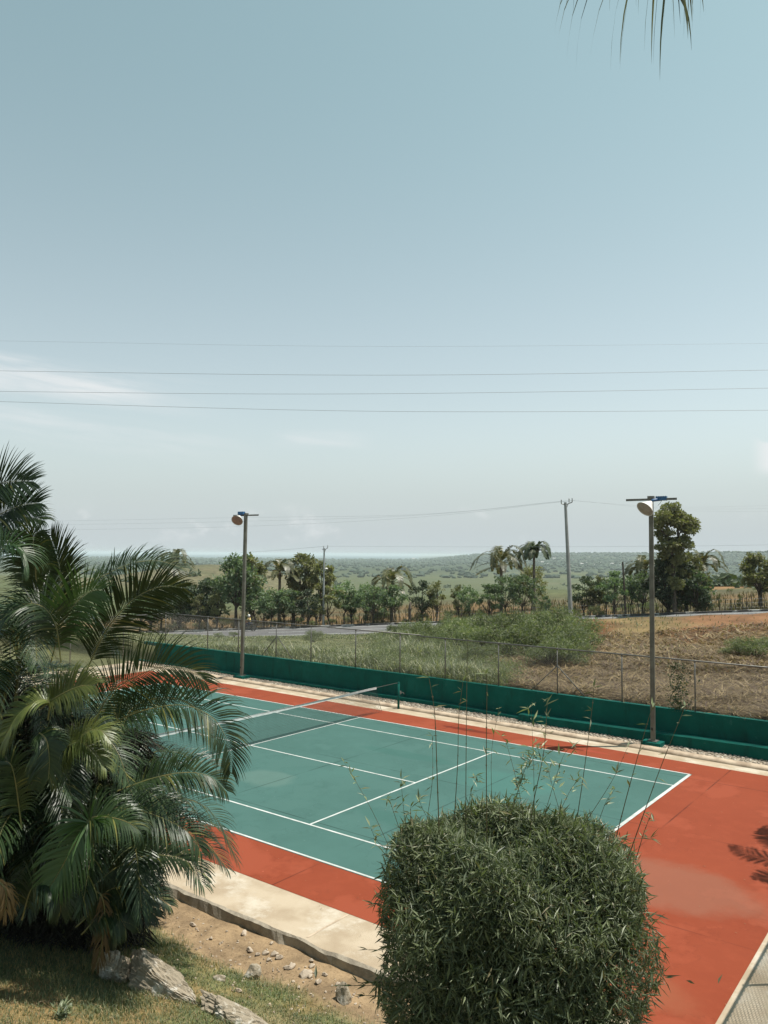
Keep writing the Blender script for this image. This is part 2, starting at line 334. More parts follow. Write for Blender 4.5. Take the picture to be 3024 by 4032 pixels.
# far kerb, cobbles
mb = MB(); xs = np.arange(-19, 17.6, .3)
def ykerb(x): return 7.62-.028*(x-9.6)*(x < 9.6)*1.1-.05*(x-9.6)*(x > 9.6)
def ywall(x): return 9.28-.030*(x-0)*1.0*(x > 0)-.012*(x)*(x < 0)
pk = [(-.17, .002), (-.16, .05), (-.1, .085), (0, .1), (.1, .09), (.16, .06), (.17, .002)]
V = np.concatenate([np.c_[xs, ykerb(xs)+a+fbm(xs, xs*0, .9, 20)*.03, b+(b > .01)*fbm(xs, xs*0+3, .7, 21)*.02+0*xs] for a, b in pk]); n = len(xs)
i = np.arange(len(pk)-1)[:, None]*n; j = np.arange(n-1)[None]
mb.add(V, np.stack([i+j, i+n+j, i+n+j+1, i+j+1], -1)[..., ::-1].reshape(-1, 4)); tag(mb.build('kerb', M['kerbfar'], smooth=True), kind='structure')
mb = MB(); V = np.concatenate([np.c_[xs, ykerb(xs)+.17, xs*0+.008], np.c_[xs, ywall(xs)-.02, xs*0+.04]]); j = np.arange(n-1)[:, None]
mb.add(V, np.concatenate([j, j+1, j+n+1, j+n], 1)); tag(mb.build('gutter_strip', M['mortar']), kind='structure')
def ico(): 
    t = (1+5**.5)/2; V = norm(np.array([[-1, t, 0], [1, t, 0], [-1, -t, 0], [1, -t, 0], [0, -1, t], [0, 1, t], [0, -1, -t], [0, 1, -t], [t, 0, -1], [t, 0, 1], [-t, 0, -1], [-t, 0, 1]], float))
    Fc = np.array([[0, 11, 5], [0, 5, 1], [0, 1, 7], [0, 7, 10], [0, 10, 11], [1, 5, 9], [5, 11, 4], [11, 10, 2], [10, 7, 6], [7, 1, 8], [3, 9, 4], [3, 4, 2], [3, 2, 6], [3, 6, 8], [3, 8, 9], [4, 9, 5], [2, 4, 11], [6, 2, 10], [8, 6, 7], [9, 8, 1]])
    return V, Fc
IV, IF = ico()
def subdiv(V, Fc):
    V = list(map(tuple, V)); cache = {}; out = []
    def mid(a, b):
        k = (min(a, b), max(a, b))
        if k not in cache: m = (np.array(V[a])+np.array(V[b])); m = m/np.linalg.norm(m); cache[k] = len(V); V.append(tuple(m))
        return cache[k]
    for a, b, c in Fc: ab, bc, ca = mid(a, b), mid(b, c), mid(c, a); out += [[a, ab, ca], [b, bc, ab], [c, ca, bc], [ab, bc, ca]]
    return np.array(V), np.array(out)
IV2, IF2 = subdiv(IV, IF); IV3, IF3 = subdiv(IV2, IF2); IV4, IF4 = subdiv(IV3, IF3); IV4, IF4 = subdiv(IV4, IF4)
def blobs(mb, C, R, jit=.2, V0=IV, F0=IF, mi=0):
    """many jittered pebble or leaf-mass lumps; C (n,3), R (n,3)"""
    n = len(C); k = len(V0); A = rng.random(n)*2*PI; ca, sa = np.cos(A), np.sin(A)
    V = V0[None]*(1+rng.normal(0, jit, (n, k, 1)))*R[:, None]
    X = V[..., 0]*ca[:, None]-V[..., 1]*sa[:, None]; Y = V[..., 0]*sa[:, None]+V[..., 1]*ca[:, None]
    V = np.stack([X, Y, V[..., 2]], -1)+C[:, None]
    mb.add(V.reshape(-1, 3), (F0[None]+np.arange(n)[:, None, None]*k).reshape(-1, 3), mi)
mb = MB(); C = []
for x in np.arange(-18, 17.4, .125):
    y0, y1 = ykerb(x)+.22, ywall(x)-.2
    for y in np.arange(y0, y1, .12): C.append((x+random.uniform(-.04, .04), y+random.uniform(-.04, .04), .015+.03*(y-y0)))
C = np.array(C); blobs(mb, C, np.c_[rng.uniform(.045, .075, len(C)), rng.uniform(.035, .055, len(C)), rng.uniform(.02, .04, len(C))], .08)
tag(mb.build('cobbles', M['cobble'], smooth=True), 'pale rounded cobbles set in mortar between kerb and green wall', 'cobbles', kind='stuff')
tag(bpy.data.objects['cobbles'], kind='stuff')

# ------------------------------------------------------------------ green wall with ledge, chain-link fence on it
wall = empty('boundary_wall', (0, 9.2, 0), 'low dark green painted wall along the far side of the court', 'wall')
def strip(mb, xs, yf, yb, z0, z1):
    """a solid bar following the wall line"""
    n = len(xs); V = np.concatenate([np.c_[xs, yf, xs*0+z0], np.c_[xs, yf, z1+0*xs], np.c_[xs, yb, z1+0*xs], np.c_[xs, yb, xs*0+z0]])
    j = np.arange(n-1)[:, None]; q = [np.concatenate([j+a*n, j+1+a*n, j+1+b*n, j+b*n], 1) for a, b in ((0, 1), (1, 2), (2, 3), (3, 0))]
    mb.add(V, np.concatenate(q)); mb.add(V[[0, n, 2*n, 3*n]], np.array([[0, 1, 2, 3]])); mb.add(V[[n-1, 2*n-1, 3*n-1, 4*n-1]], np.array([[3, 2, 1, 0]]))
ZW = 1.08
xs = np.linspace(-19, 17.5, 40); mb = MB(); strip(mb, xs, ywall(xs), ywall(xs)+.2, -.2, ZW+xs*0); w = mb.build('wall_panel', M['green']); w.parent = wall; w.location = (0, -9.2, 0)
def hl(x): return np.interp(x, [-19, -12, -6, 1, 4.8], [.12, .12, .14, .19, .13])
xs = np.linspace(-19, 4.9, 30); mb = MB(); strip(mb, xs, ywall(xs)-.33, ywall(xs)-.003, -.05, hl(xs)); w = mb.build('low_ledge', M['green']); w.parent = wall; w.location = (0, -9.2, 0)
xs = np.linspace(4.903, 17.5, 30); mb = MB(); strip(mb, xs, ywall(xs)-.52, ywall(xs)-.003, -.05, .27+.014*(xs-4.9)); w = mb.build('tall_ledge', M['green']); w.parent = wall; w.location = (0, -9.2, 0)
w['label'] = 'taller stretch of ledge at the right end of the green wall'
CW = .0024; CS = .078
def chain(mb, P0, P1, z0, z1, r=None, step=None):
    r = CW; step = CS
    P0 = np.array(P0, float); P1 = np.array(P1, float); L = np.linalg.norm(P1-P0); d = (P1-P0)/L; h = z1-z0; n0 = np.array([-d[1], d[0], 0]) if len(d) == 3 else None
    for sg in (1, -1):
        a = np.arange(-h, L+h, step); b = a+sg*h; A = np.where(sg > 0, a, a); ta = np.zeros_like(a); tb = np.ones_like(a)
        # clip to [0, L]
        ta = np.where(sg > 0, np.clip(-a/h, 0, 1), np.clip((a-L)/h, 0, 1)); tb = np.where(sg > 0, np.clip((L-a)/h, 0, 1), np.clip(a/h, 0, 1)); ok = tb-ta > .02
        a, ta, tb = a[ok], ta[ok], tb[ok]; s0 = a+sg*h*ta; s1 = a+sg*h*tb
        A = P0+d*s0[:, None]; A[:, 2] = z0+h*ta; B = P0+d*s1[:, None]; B[:, 2] = z0+h*tb; off = n0*sg*r
        T = norm(B-A); X = np.cross(T, n0); Vs = []
        for k in range(3):
            o = (X*math.cos(k*2*PI/3)+n0*math.sin(k*2*PI/3))*r+off; Vs += [A+o, B+o]
        V = np.stack(Vs, 1).reshape(-1, 3); i = np.arange(len(A))[:, None]*6
        mb.add(V, np.concatenate([i+np.array([[0, 1, 3, 2]]), i+np.array([[2, 3, 5, 4]]), i+np.array([[4, 5, 1, 0]])]))
def ytop(x): return ywall(x)+.1
def fence(name, label, A, B, z0, z1, posts, braces=(), mesh=True, group=None):
    A = np.array(A, float); B = np.array(B, float); t = empty(name, (A[0], A[1], z0), label, 'fence', group); O = np.array([A[0], A[1], z0])
    d = (B-A)/np.linalg.norm(B-A); L = np.linalg.norm(B-A)
    def W(s, z): p = A+d*s; return np.array([p[0], p[1], z])-O
    m_ = MB(); m_.tube([W(0, z1), W(L/2, z1+.005), W(L, z1)], .024, 8); m_.build('top_rail', M['galv'], t, True)
    for s in posts:
        m_ = MB(); m_.tube([W(s, z0), W(s, z1-.02)], .024, 8); m_.tube([W(s, z1-.05), W(s, z1+.03)], .034, 8); m_.build('post', M['galv'], t, True)
    for s in braces:
        for sg in (-1, 1):
            m_ = MB(); q = W(s, z0+(z1-z0)*.62); e = W(s+sg*1.05, z0+.02); m_.tube([q, e], .02, 6); m_.build('brace', M['galv'], t, True)
    m_ = MB(); chain(m_, W(.03, 0)*[1, 1, 0], W(L-.03, 0)*[1, 1, 0], 0.02, z1-z0-.02); m_.build('wire_mesh', M['galv'], t)
    return t
# far fence in two runs (the wall bends slightly at x=0)
px_ = [-.97+.25, 1.25, 3.72, 6.18, 8.60, 11.04, 13.4, 15.8]
PXL = [-16.9, -13.6, -11.2, -8.5, -6.2, -3.5, -1.05]
fence('chain_link_fence', 'chain-link fence on the green wall, right of the net post', (0, ytop(0)), (17.4, ytop(17.4)), ZW, 2.70, [1.25, 3.72, 6.18, 8.60, 11.04, 13.45, 15.9], [6.18])
fence('chain_link_fence', 'chain-link fence on the green wall, left of the net post', (-17.2, ytop(-17.2)), (0, ytop(0)), ZW, 2.74, [0]+[x+17.2 for x in PXL[1:]], [8.5+.25])
# left end fence and right side fence
t = fence('chain_link_fence', 'end fence turning the far left corner behind the palm fronds', (-17.25, -8), (-17.25, ytop(-17.2)), 0.0, 2.72, [0, 3, 6, 9, 12, 15])
CW = .006; CS = .125; t = fence('chain_link_fence', 'side fence along the right edge, seen by its mesh shadow', (16.45, -6.85), (16.45, 8.6), 0.01, 2.62, [0, 2.5, 5, 7.5, 10, 12.5, 15])
# creeper on the fence beside the right light pole
mb = MB(); n = 520; sx = rng.normal(0, .16, n)+10.35+.35*rng.random(n); sz = 1.0+1.6*rng.random(n)**1.3
P = np.c_[sx, ytop(sx)-.03-.05*rng.random(n), sz]; leaf_quads(mb, P, rdir(n), rdir(n), rng.uniform(.05, .1, n), rng.uniform(.04, .07, n))
m2 = [(10.3+.1*math.sin(k*2+q), ytop(10.3)-.04, .9+k*.2) for q in range(1) for k in range(9)]; mb.tube(m2, .012, 4)
tag(mb.build('creeper', M['dleaf']), 'dark creeper climbing the fence just right of the right light pole', 'creeper')

# ------------------------------------------------------------------ net
net = empty('tennis_net', (0, 0, 0), 'tennis net with white top band hung between green posts', 'tennis net')
YP = 7.72
for y in (YP, -YP):
    mb = MB(); mb.tube([(0.12, y, 0), (0.12, y, 1.0)], .045, 12); mb.tube([(0.12, y, 1.0), (.12, y, 1.03), (.12, y, 1.05)], [.05, .05, .03], 12)
    po = mb.build('post', M['green'], net, True)
    mb = MB(); mb.box((.12, y+.10, .62), (.07, .09, .12)); mb.tube([(.12, y+.14, .62), (.2, y+.2, .62), (.24, y+.2, .56)], .01, 5); mb.build('winder', M['galv'], po)
mb = MB(); mb.tube([(0.1, -YP, 1.02), (.03, -6.2, 1.01), (0, 0, .93), (.03, 6.2, .985), (.1, YP, 1.02)], .008, 5); mb.build('cable', M['galv'], net, True)
YE = 6.45
def ntop(y): return .93+.055*(np.abs(y)/6.2)**1.5
mb = MB(); ys = np.linspace(-YE, YE, 60); 
for sx in (-.006, .006):
    n = len(ys); V = np.concatenate([np.c_[ys*0+sx, ys, ntop(ys)+.012+rng.normal(0, .002, n)], np.c_[ys*0+sx*1.6, ys, ntop(ys)-.07+rng.normal(0, .004, n)]]); j = np.arange(n-1)[:, None]
    mb.add(V, np.concatenate([j, j+1, j+n+1, j+n], 1))
mb.build('top_band', M['band'], net)
mb = MB(); ys = np.arange(-YE, YE, .05); wr = .0034
def yend(y, z): return y
for y in ys:
    zt = ntop(y)-.06; zb = .03
    if y > YE-.5: zb = .03+.0*y
    sgn = 1 if y > 0 else -1; pull = np.clip((abs(y)-5.9)/.55, 0, 1)**2*.35*sgn
    p = [(0, y, zt), (.0, y+pull*.3, (zt+zb)/2), (0, y+pull, zb)]; mb.tube(p, wr, 3, cap=False)
for k in range(18):
    f = k/17; zz = [.03+f*(ntop(y)-.09) for y in np.linspace(-YE, YE, 25)]
    P = [(0, y*(1+(1-f)*.0)+(np.sign(y)*(abs(y) > 5.9)*((abs(y)-5.9)/.55)**2*.35*(1-f)), z) for y, z in zip(np.linspace(-YE, YE, 25), zz)]; mb.tube(P, wr, 3, cap=False)
for sg in (1, -1): mb.tube([(0, sg*YE, ntop(YE)), (0, sg*(YE+.12), .5), (0, sg*(YE+.35), .03)], .008, 4)
mb.build('net_mesh', M['net'], net)

# ------------------------------------------------------------------ floodlight poles
def floodlight(label, base, aim, lean, inside, rz, armrot):
    t = empty('floodlight_pole', (base[0], base[1], 0), label, 'floodlight', 'square steel floodlight poles by the court', 0)
    mb = MB(); mb.box((0, 0, .075), (.62, .55, .15)); mb.build('plinth', M['green'], t)
    mb = MB(); mb.box((0, 0, .165), (.3, .3, .03)); mb.build('base_plate', M['galv'], t)
    mb = MB(); h = 8.0; w = .066; V = []
    for z, lx in ((.18, 0), (h, lean)):
        for a in range(4):
            q = a*PI/2+PI/4+rz; 
            for e in (-.09, .09): V.append([w*1.414*math.cos(q+e)+lx, w*1.414*math.sin(q+e), z])
    V = np.array(V); mb.add(V, [[i, (i+1) % 8, (i+1) % 8+8, i+8] for i in range(8)]); mb.poly.append((list(range(8, 16)), 0)); p = mb.build('pole', M['steel'], t)
    mb = MB(); mb.box((0, -.085, .55), (.05, .03, .09)); mb.build('access_cover', M['black'], t)
    mb = MB(); R = rotz(armrot); mb.box((lean, 0, h-.08), (1.6, .03, .07), rot=R); mb.box((lean, .03, h-.045), (1.6, .05, .006), rot=R); mb.box((lean, 0, h-.02), (.2, .18, .1), rot=R); mb.build('cross_arm', M['galv'], t)
    aim = np.array(aim, float); aim /= np.linalg.norm(aim)
    c0 = np.array(at(*inside[:2], inside[2]))-np.array([base[0], base[1], 0])   # centre of the lamp opening
    rr = .28
    lamp = MB(); prof = [(.045, -.36), (.07, -.33), (.12, -.24), (.2, -.12), (rr, 0), (rr+.012, .012), (rr+.006, .02), (rr-.01, .004)]; lamp.revolve(prof, c0, aim, 28); lo = lamp.build('reflector', M['lampw'], t, True)
    g = MB(); g.revolve([(rr-.008, .004), (rr*.6, .02), (.001, .028)], c0, aim, 28); g.build('glass', inside[3], lo, True)
    nb = MB(); e0 = c0-aim*.34; bx = c0-aim*.46+np.array(inside[4]); nb.tube([e0, e0-aim*.10, bx], [.045, .05, .05], 10); 
    nb.build('lamp_neck', M['blue'], t, True)
    bb = MB(); Rb = rotz(armrot); bb.box(bx+np.array([0, 0, .03]), (.34, .17, .13), rot=Rb)
    for k in range(5): bb.box(bx+np.array([0, 0, .03])+Rb@np.array([-.14+k*.07, 0, 0]), (.012, .19, .15), rot=Rb)
    bb.build('ballast_box', M['blue'], t)
    cb = MB(); cb.tube([bx+[0, 0, -.05], bx+[-.05, 0, -.13], bx+[-.12, 0, -.2]], .006, 4); cb.build('cable', M['black'], t)
    return t
floodlight('floodlight pole standing right of the bamboo bush, creeper beside it', (9.97, 8.14), (-4, -8, -8), .02, (2540, 2004, 25.1, M['lampinR'], (.22, .17, .02)), .25, .12)
floodlight('floodlight pole on the left beside the palm fronds, reddish lamp glass', (-10.12, 8.79), (4, -8.8, -7.5), .09, (934, 2049, 37.7, M['lampin'], (.02, .05, .06)), .25, .12)

# ------------------------------------------------------------------ near slope
xs = np.concatenate([np.arange(-40, 2, .8), np.arange(2, 17, .12), np.arange(17, 45, .8)]); ys = np.concatenate([np.arange(-45, -15, .8), np.arange(-15, -7.7, .12)]); 
X, Y = np.meshgrid(xs, ys); Z = NG(X, Y); nx = len(xs); ny = len(ys)
gm = fbm(X, Y, 2.0, 31); grassy = S(-8.75, -9.25, Y+.35*fbm(X, Y, 1.5, 30)); dirt = np.array([.30, .215, .13]); gcol = np.array([.13, .15, .065]); brown = np.array([.30, .19, .09])
k1 = grassy[..., None]*S(-.9, -.25, gm+.45*S(9.6, 7.4, X))[..., None]; col = dirt*(1-k1)+gcol*k1; kb = (grassy*S(.0, .35, fbm(X, Y, 1.1, 33)))[..., None]*.7; col = col*(1-kb)+brown*kb
mb = MB(); i = np.arange(ny-1)[:, None]*nx; j = np.arange(nx-1)[None]; mb.add(np.stack([X, Y, Z], -1).reshape(-1, 3), np.stack([i+j, i+j+1, i+nx+j+1, i+nx+j], -1).reshape(-1, 4))
tag(mb.build('ground', M['near_ground'], smooth=True, attr=col.reshape(-1, 3)), kind='structure')
def blades(mb, x, y, z, h, w, bend=.35, mi=0, lay=0.0, seg=2):
    n = len(x); a = rng.random(n)*2*PI; D = np.c_[np.cos(a), np.sin(a), np.zeros(n)]; B = np.c_[-np.sin(a), np.cos(a), np.zeros(n)]; P = np.c_[x, y, z]
    be = (bend*(0.4+1.2*rng.random(n)))[:, None]; h = np.asarray(h)[:, None]; w = np.asarray(w)[:, None]
    up = np.array([0, 0, 1.]); 
    if lay: up = norm(up[None]*(1-lay)+D*lay*(1+rng.random((n, 1))))
    else: up = np.broadcast_to(up, (n, 3))
    p1 = P+(up+D*be*.35)*h*.5; p2 = P+up*h*(1-.35*be)+D*be*h
    V = np.stack([P-B*w/2, P+B*w/2, p1+B*w*.4, p1-B*w*.4, p2], 1).reshape(-1, 3); k = np.arange(n)[:, None]*5
    mb.add(V, k+np.array([[0, 1, 2, 3]]), mi); mb.add(np.zeros((0, 3)), np.zeros((0, 3), int)); mb.n -= 0
    s = mb.n-len(V); mb.f[3].append(k+s+np.array([[3, 2, 4]])); mb.mi[3].append(np.full(n, mi))
n = 190000; x = rng.uniform(3.5, 15, n); y = rng.uniform(-14.6, -8.7, n)
g = S(-8.75, -9.3, y+.35*fbm(x, y, 1.5, 30))*(.62+.38*S(-.32, .1, fbm(x, y, 2.0, 31)+.45*S(9.6, 7.4, x)))*(1-.4*S(.0, .35, fbm(x, y, 1.1, 33)))
ok = rng.random(n) < g; x, y = x[ok], y[ok]; mb = MB(); blades(mb, x, y, NG(x, y)-.01, rng.uniform(.04, .12, len(x))*(1+.8*(vnoise(x, y, .8, 3))), rng.uniform(.005, .011, len(x)), .5)
tag(mb.build('grass', M['grass']), 'short green and browning grass on the slope below the palm', 'grass', kind='stuff')
# rocks
def rock(name, label, c, r, rz, seed, mat, group=None, flat=.0, cuts=9, V0=IV4, F0=IF4, sink=.3, cat='rock', tilt=0):
    rs = np.random.default_rng(seed); V = V0.copy()
    for k in range(cuts):
        nrm = rs.normal(size=3); nrm /= np.linalg.norm(nrm); d = rs.uniform(.42, .8); o = V@nrm-d; V = V-np.maximum(o, 0)[:, None]*nrm
    for q, sc in ((.07, 2.0), (.035, 4.5), (.03, 13), (.018, 27)):
        V = V*(1+q*np.sin(V@rs.normal(size=3)*sc+rs.random()*6)[:, None]*np.cos(V@rs.normal(size=3)*sc+1)[:, None])
    for q, sc in ((.04, 5), (.02, 11)):
        w_ = V@(rs.normal(size=3)*[1, 1, .35]*sc)+.6*np.sin(V@rs.normal(size=3)*4); V = V*(1-q*(np.abs(np.mod(w_, 2)-1) < .16)[:, None]*2.2+q*(np.floor(w_/2) % 2)[:, None])
    V = V*(1+rs.normal(0, .010, (len(V), 1)))*np.array(r)
    ct, st = math.cos(tilt), math.sin(tilt); V = V@np.array([[ct, 0, st], [0, 1, 0], [-st, 0, ct]]).T
    mb = MB(); mb.add(V@rotz(rz).T+[0, 0, r[2]*(1-sink)*0], F0); o = mb.build(name, mat); o.location = c; tag(o, label, cat, group); return o
def near_at(px, py, dz=0):
    """where the sight line meets the slope"""
    d = ray(px, py); t = 5.0
    while t < 40:
        q = CAM+d*t
        if q[2] <= float(NG(q[0], q[1])) and q[1] < -7.9 or q[2] < -.4: break
        t += .02
    return np.array([q[0], q[1], float(NG(q[0], q[1]))+dz])
def rz_img(a): return YAW-PI/2+a          # local x runs to the right of the photo
q = near_at(640, 3905); rock('boulder', 'largest pale boulder, cracked and leaning in the grass at the palm foot', q+[0, 0, .08], (1.12, .30, .30), rz_img(-.42), 3, M['rock'], tilt=.28, cuts=22)
q = near_at(440, 3850); rock('boulder', 'dark-cracked boulder at the left end of the boulder row, under the dead frond', q+[0, 0, .08], (.26, .22, .27), rz_img(.3), 8, M['rock'])
q = near_at(975, 4035); rock('boulder', 'low flat boulder right of the largest one, cut by the picture edge', q+[0, 0, .0], (.85, .3, .25), rz_img(-.3), 12, M['rock'], tilt=.2, cuts=20)
q = near_at(990, 3850); rock('rock', 'small upright white rock alone in the grass, left of the gutter', q+[0, 0, .05], (.15, .12, .15), 1.0, 21, M['rock'], V0=IV3, F0=IF3)
q = near_at(1352, 3945); rock('rock', 'chalk white rock beside the bamboo bush', q+[0, 0, .06], (.12, .12, .19), .4, 22, M['rock'], V0=IV3, F0=IF3)
q = near_at(870, 3860); rock('rock', 'flat grey rock half sunk in grass between boulder and upright white rock', q+[0, 0, .02], (.12, .1, .06), .4, 23, M['rock'], V0=IV3, F0=IF3)
peb = [(985, 3745), (1015, 3762), (1045, 3758), (1080, 3765), (1100, 3775), (1058, 3785), (1135, 3817), (1150, 3812), (1205, 3846), (1222, 3850), (1252, 3872), (762, 3645), (755, 3640), (668, 3600), (962, 3680), (1175, 3893), (940, 3905), (1225, 3790), (1250, 3795), (1070, 3720), (1280, 3842), (830, 3700), (1330, 3880)]
pb0 = None
for k, (a, b) in enumerate(peb):
    q = near_at(a, b, .02)
    if q[1] > -8.15: q[1] = -8.25; q[2] = float(NG(q[0], q[1]))+.02
    if pb0 is None:
        pb0 = rock('stone', 'rounded stone lying in the dirt gutter below the concrete apron', q, (.075, .055, .045), .3, 50, M['pebble'], 'stones in the gutter', V0=IV2, F0=IF2, cat='stone')
    else: copy_thing(pb0, q, random.random()*6, random.uniform(.45, 1.15)*(1.5 if k in (4, 6, 8) else 1), 'rounded stone lying in the dirt gutter below the concrete apron')
n = 420; x = rng.uniform(3, 14, n); y = -8.3-rng.random(n)**1.6*1.6; mb = MB(); blobs(mb, np.c_[x, y, NG(x, y)+.005], rng.uniform(.006, .028, (n, 3)), .12)
n = 170; x = rng.uniform(3, 14, n); blobs(mb, np.c_[x, -8.16-.1*rng.random(n), -.33+.1*rng.random(n)], rng.uniform(.012, .04, (n, 3)), .12)
tag(mb.build('gravel', M['pebble']), 'loose gravel and rubble along the foot of the concrete edge', 'gravel', kind='stuff')

# ------------------------------------------------------------------ palm fronds
def curve(P, n):
    P = np.array(P, float); m = len(P); d = np.r_[0, np.cumsum(np.linalg.norm(np.diff(P, axis=0), axis=1))]; d /= d[-1]; s = np.linspace(0, 1, n)
    # Catmull-Rom through the points
    out = []; Pp = np.vstack([2*P[0]-P[1], P, 2*P[-1]-P[-2]])
    for t in s:
        i = min(np.searchsorted(d, t, 'right')-1, m-2); f = (t-d[i])/(d[i+1]-d[i]+1e-9); p0, p1, p2, p3 = Pp[i:i+4]
        out.append(.5*((2*p1)+(-p0+p2)*f+(2*p0-5*p1+4*p2-p3)*f*f+(-p0+3*p1-3*p2+p3)*f**3))
    return np.array(out)
def frond_mb(P, Lmax=.5, W=.020, pairs=80, up=(0, 0, 1), droop=.55, vee=.45, fwd=.55, s0=.16, rad=.011, seg=5, gap=1.0, jit=.09):
    mb = MB(); C = curve(P, 40); T = norm(np.gradient(C, axis=0)); up = np.array(up, float)
    s = np.linspace(s0, .995, pairs); idx = s*39; i0 = np.minimum(idx.astype(int), 38); fr = (idx-i0)[:, None]
    Ps = C[i0]*(1-fr)+C[i0+1]*fr; Ts = norm(T[i0]*(1-fr)+T[i0+1]*fr)
    U = norm(up-Ts*(Ts@up)[:, None]); Sd = np.cross(Ts, U)
    q = (s-s0)/(1-s0); L = Lmax*np.clip(np.sin(PI*(.14+.80*q)), .1, 1)**.65
    allV = []; 
    for sg in (1, -1):
        jt = rng.normal(0, jit, (pairs, 3)); lf = L*rng.uniform(.88, 1.08, pairs)*(rng.random(pairs) < gap)
        d = norm(Sd*sg+U*(vee*(1-.5*q))[:, None]+Ts*(fwd+1.5*q**4)[:, None]+jt)
        p = Ps+Sd*sg*.006; rings = []; wprof = [.35, 1, .95, .7, .38, .03]
        for k in range(seg+1):
            wd = norm(np.cross(d, U)+1e-6); w = W*wprof[k]*.5*(.6+.4*L/Lmax)[:, None] if False else (W*wprof[k]*.5)*(.55+.45*(L/Lmax))[:, None]
            rings.append(np.stack([p-wd*w, p+wd*w], 1))
            p = p+d*(lf/seg)[:, None]; d = norm(d+np.array([0, 0, -1.])*droop*(.18+.16*k)*(.7+.6*rng.random((pairs, 1))))
        allV.append(np.stack(rings, 1).reshape(pairs, -1, 3))
    V = np.concatenate(allV); m = (seg+1)*2; base = np.arange(len(V))[:, None, None]*m; k = np.arange(seg)[None, :, None]*2
    mb.add(V.reshape(-1, 3), (base+k+np.array([[[0, 1, 3, 2]]])).reshape(-1, 4), 0)
    mb.tube(C[::2], np.linspace(rad, rad*.25, 20), 5, 1); return mb

def pxf(pts, v0, v1, zoom):
    v0, v1 = 10.15+(v0-9.6)*.5, 10.15+(v1-9.6)*.5
    ox, oy, sc = zoom; n = len(pts); return [at(ox+x/sc, oy+y/sc, v0+(v1-v0)*k/(n-1)) for k, (x, y) in enumerate(pts)]
Z1 = (0, 1750, 1.746); Z2 = (0, 2400, 1.746); Z3 = (0, 3050, 1.746)
TOC = -CF  # towards the lens side of the place: fronds turned to the terrace
UPL = np.array([0, 0, 1.])
def mix(*a): return norm(sum(w*np.array(v) for w, v in a))
VP = 10.3
base = near_at(330, 3725); base = np.array([base[0], base[1], float(NG(base[0], base[1]))])
pu, pv = to_uv(base[0], base[1])
palm = empty('areca_palm', base, 'large clump of feathery palms filling the left side, beside the boulders', 'palm')
def part(mb, name, mat, parent, off, label=None, smooth=False):
    o = mb.build(name, mat, parent, smooth); o.data.transform(Matrix.Translation(Vector(-np.array(off)))); 
    if label: o['label'] = label
    return o
nf = 0
def pf(P, mat='frond', label=None, **k):
    global nf
    nf += 1; part(frond_mb(P, **k), 'frond', [M[mat], M['rachis']], palm, base, label)
# fronds read off the photograph, each at its own distance
pf(pxf([(560, 1640), (700, 1330), (830, 1150), (960, 1035), (1120, 975), (1260, 985)], 10.6, 10.2, Z1), up=mix((1, TOC), (-.25, UPL)), Lmax=.68, pairs=78, droop=.22, vee=.1, fwd=.75, W=.026)
pf(pxf([(400, 1310), (420, 1000), (400, 800), (350, 640)], 10.8, 10.9, Z1), up=mix((1, TOC)), Lmax=.6, droop=.25, fwd=.9, W=.025)
pf(pxf([(330, 1400), (290, 1000), (200, 760), (120, 640), (20, 600)], 11, 10.9, Z1), up=mix((1, TOC), (.3, UPL)), Lmax=.5, droop=.3)
pf(pxf([(420, 1500), (385, 1250), (300, 1120), (200, 1095), (100, 1130), (0, 1210)], 9.3, 8.9, Z1), up=mix((.6, TOC), (.8, UPL)), Lmax=.55, droop=.6, pairs=72)
pf(pxf([(350, 1500), (420, 1250), (520, 1090), (620, 1010), (700, 1000)], 9.4, 9.2, Z1), mat='frondb', up=mix((1, TOC), (.2, UPL)), Lmax=.6, droop=.35, pairs=72)
pf(pxf([(-120, 900), (-20, 760), (60, 700), (130, 720), (190, 800)], 8.6, 8.8, Z1), mat='frondb', up=mix((.4, TOC), (.9, UPL)), Lmax=.55, droop=.75, label='bright green young frond')
pf(pxf([(260, 1100), (240, 800), (230, 640), (270, 590)], 9.6, 9.5, Z1), up=mix((.8, TOC), (.3, UPL)), Lmax=.45, droop=.6)
pf(pxf([(520, 1000), (720, 900), (900, 820), (1080, 800), (1260, 850)], 10.6, 11.0, Z1), up=mix((1, UPL), (.5, TOC)), Lmax=.5, droop=.5)
pf(pxf([(600, 900), (740, 600), (900, 480), (1100, 398), (1280, 410), (1420, 500)], 10.2, 9.9, Z2), up=mix((1, TOC), (.15, UPL)), Lmax=.66, droop=.4, pairs=80, fwd=.7, vee=.15)
pf(pxf([(620, 900), (820, 760), (1040, 680), (1280, 660), (1480, 760), (1580, 960), (1590, 1120)], 9.9, 9.7, Z2), up=mix((.8, TOC), (.7, UPL)), Lmax=.6, droop=.6, pairs=84, label='long arching frond over the net')
pf(pxf([(800, 1250), (1050, 1160), (1280, 1120), (1450, 1150), (1560, 1250)], 10.4, 10.8, Z2), up=mix((.7, TOC), (.7, UPL)), Lmax=.48, droop=.6)
pf(pxf([(330, 760), (340, 640), (280, 620), (180, 670), (80, 790), (10, 920)], 8.9, 8.6, Z2), mat='frondy', up=mix((.5, TOC), (.9, UPL)), Lmax=.45, droop=.7, label='yellowing frond bending left in front')
pf(pxf([(280, 680), (400, 595), (540, 530), (640, 520)], 8.9, 8.8, Z2), mat='frondy', up=mix((.7, TOC), (.6, UPL)), Lmax=.42, droop=.7)
pf(pxf([(420, 1150), (500, 950), (600, 840), (690, 830), (760, 900)], 8.9, 8.7, Z2), mat='frondy', up=mix((.4, TOC), (.9, UPL)), Lmax=.42, droop=.8)
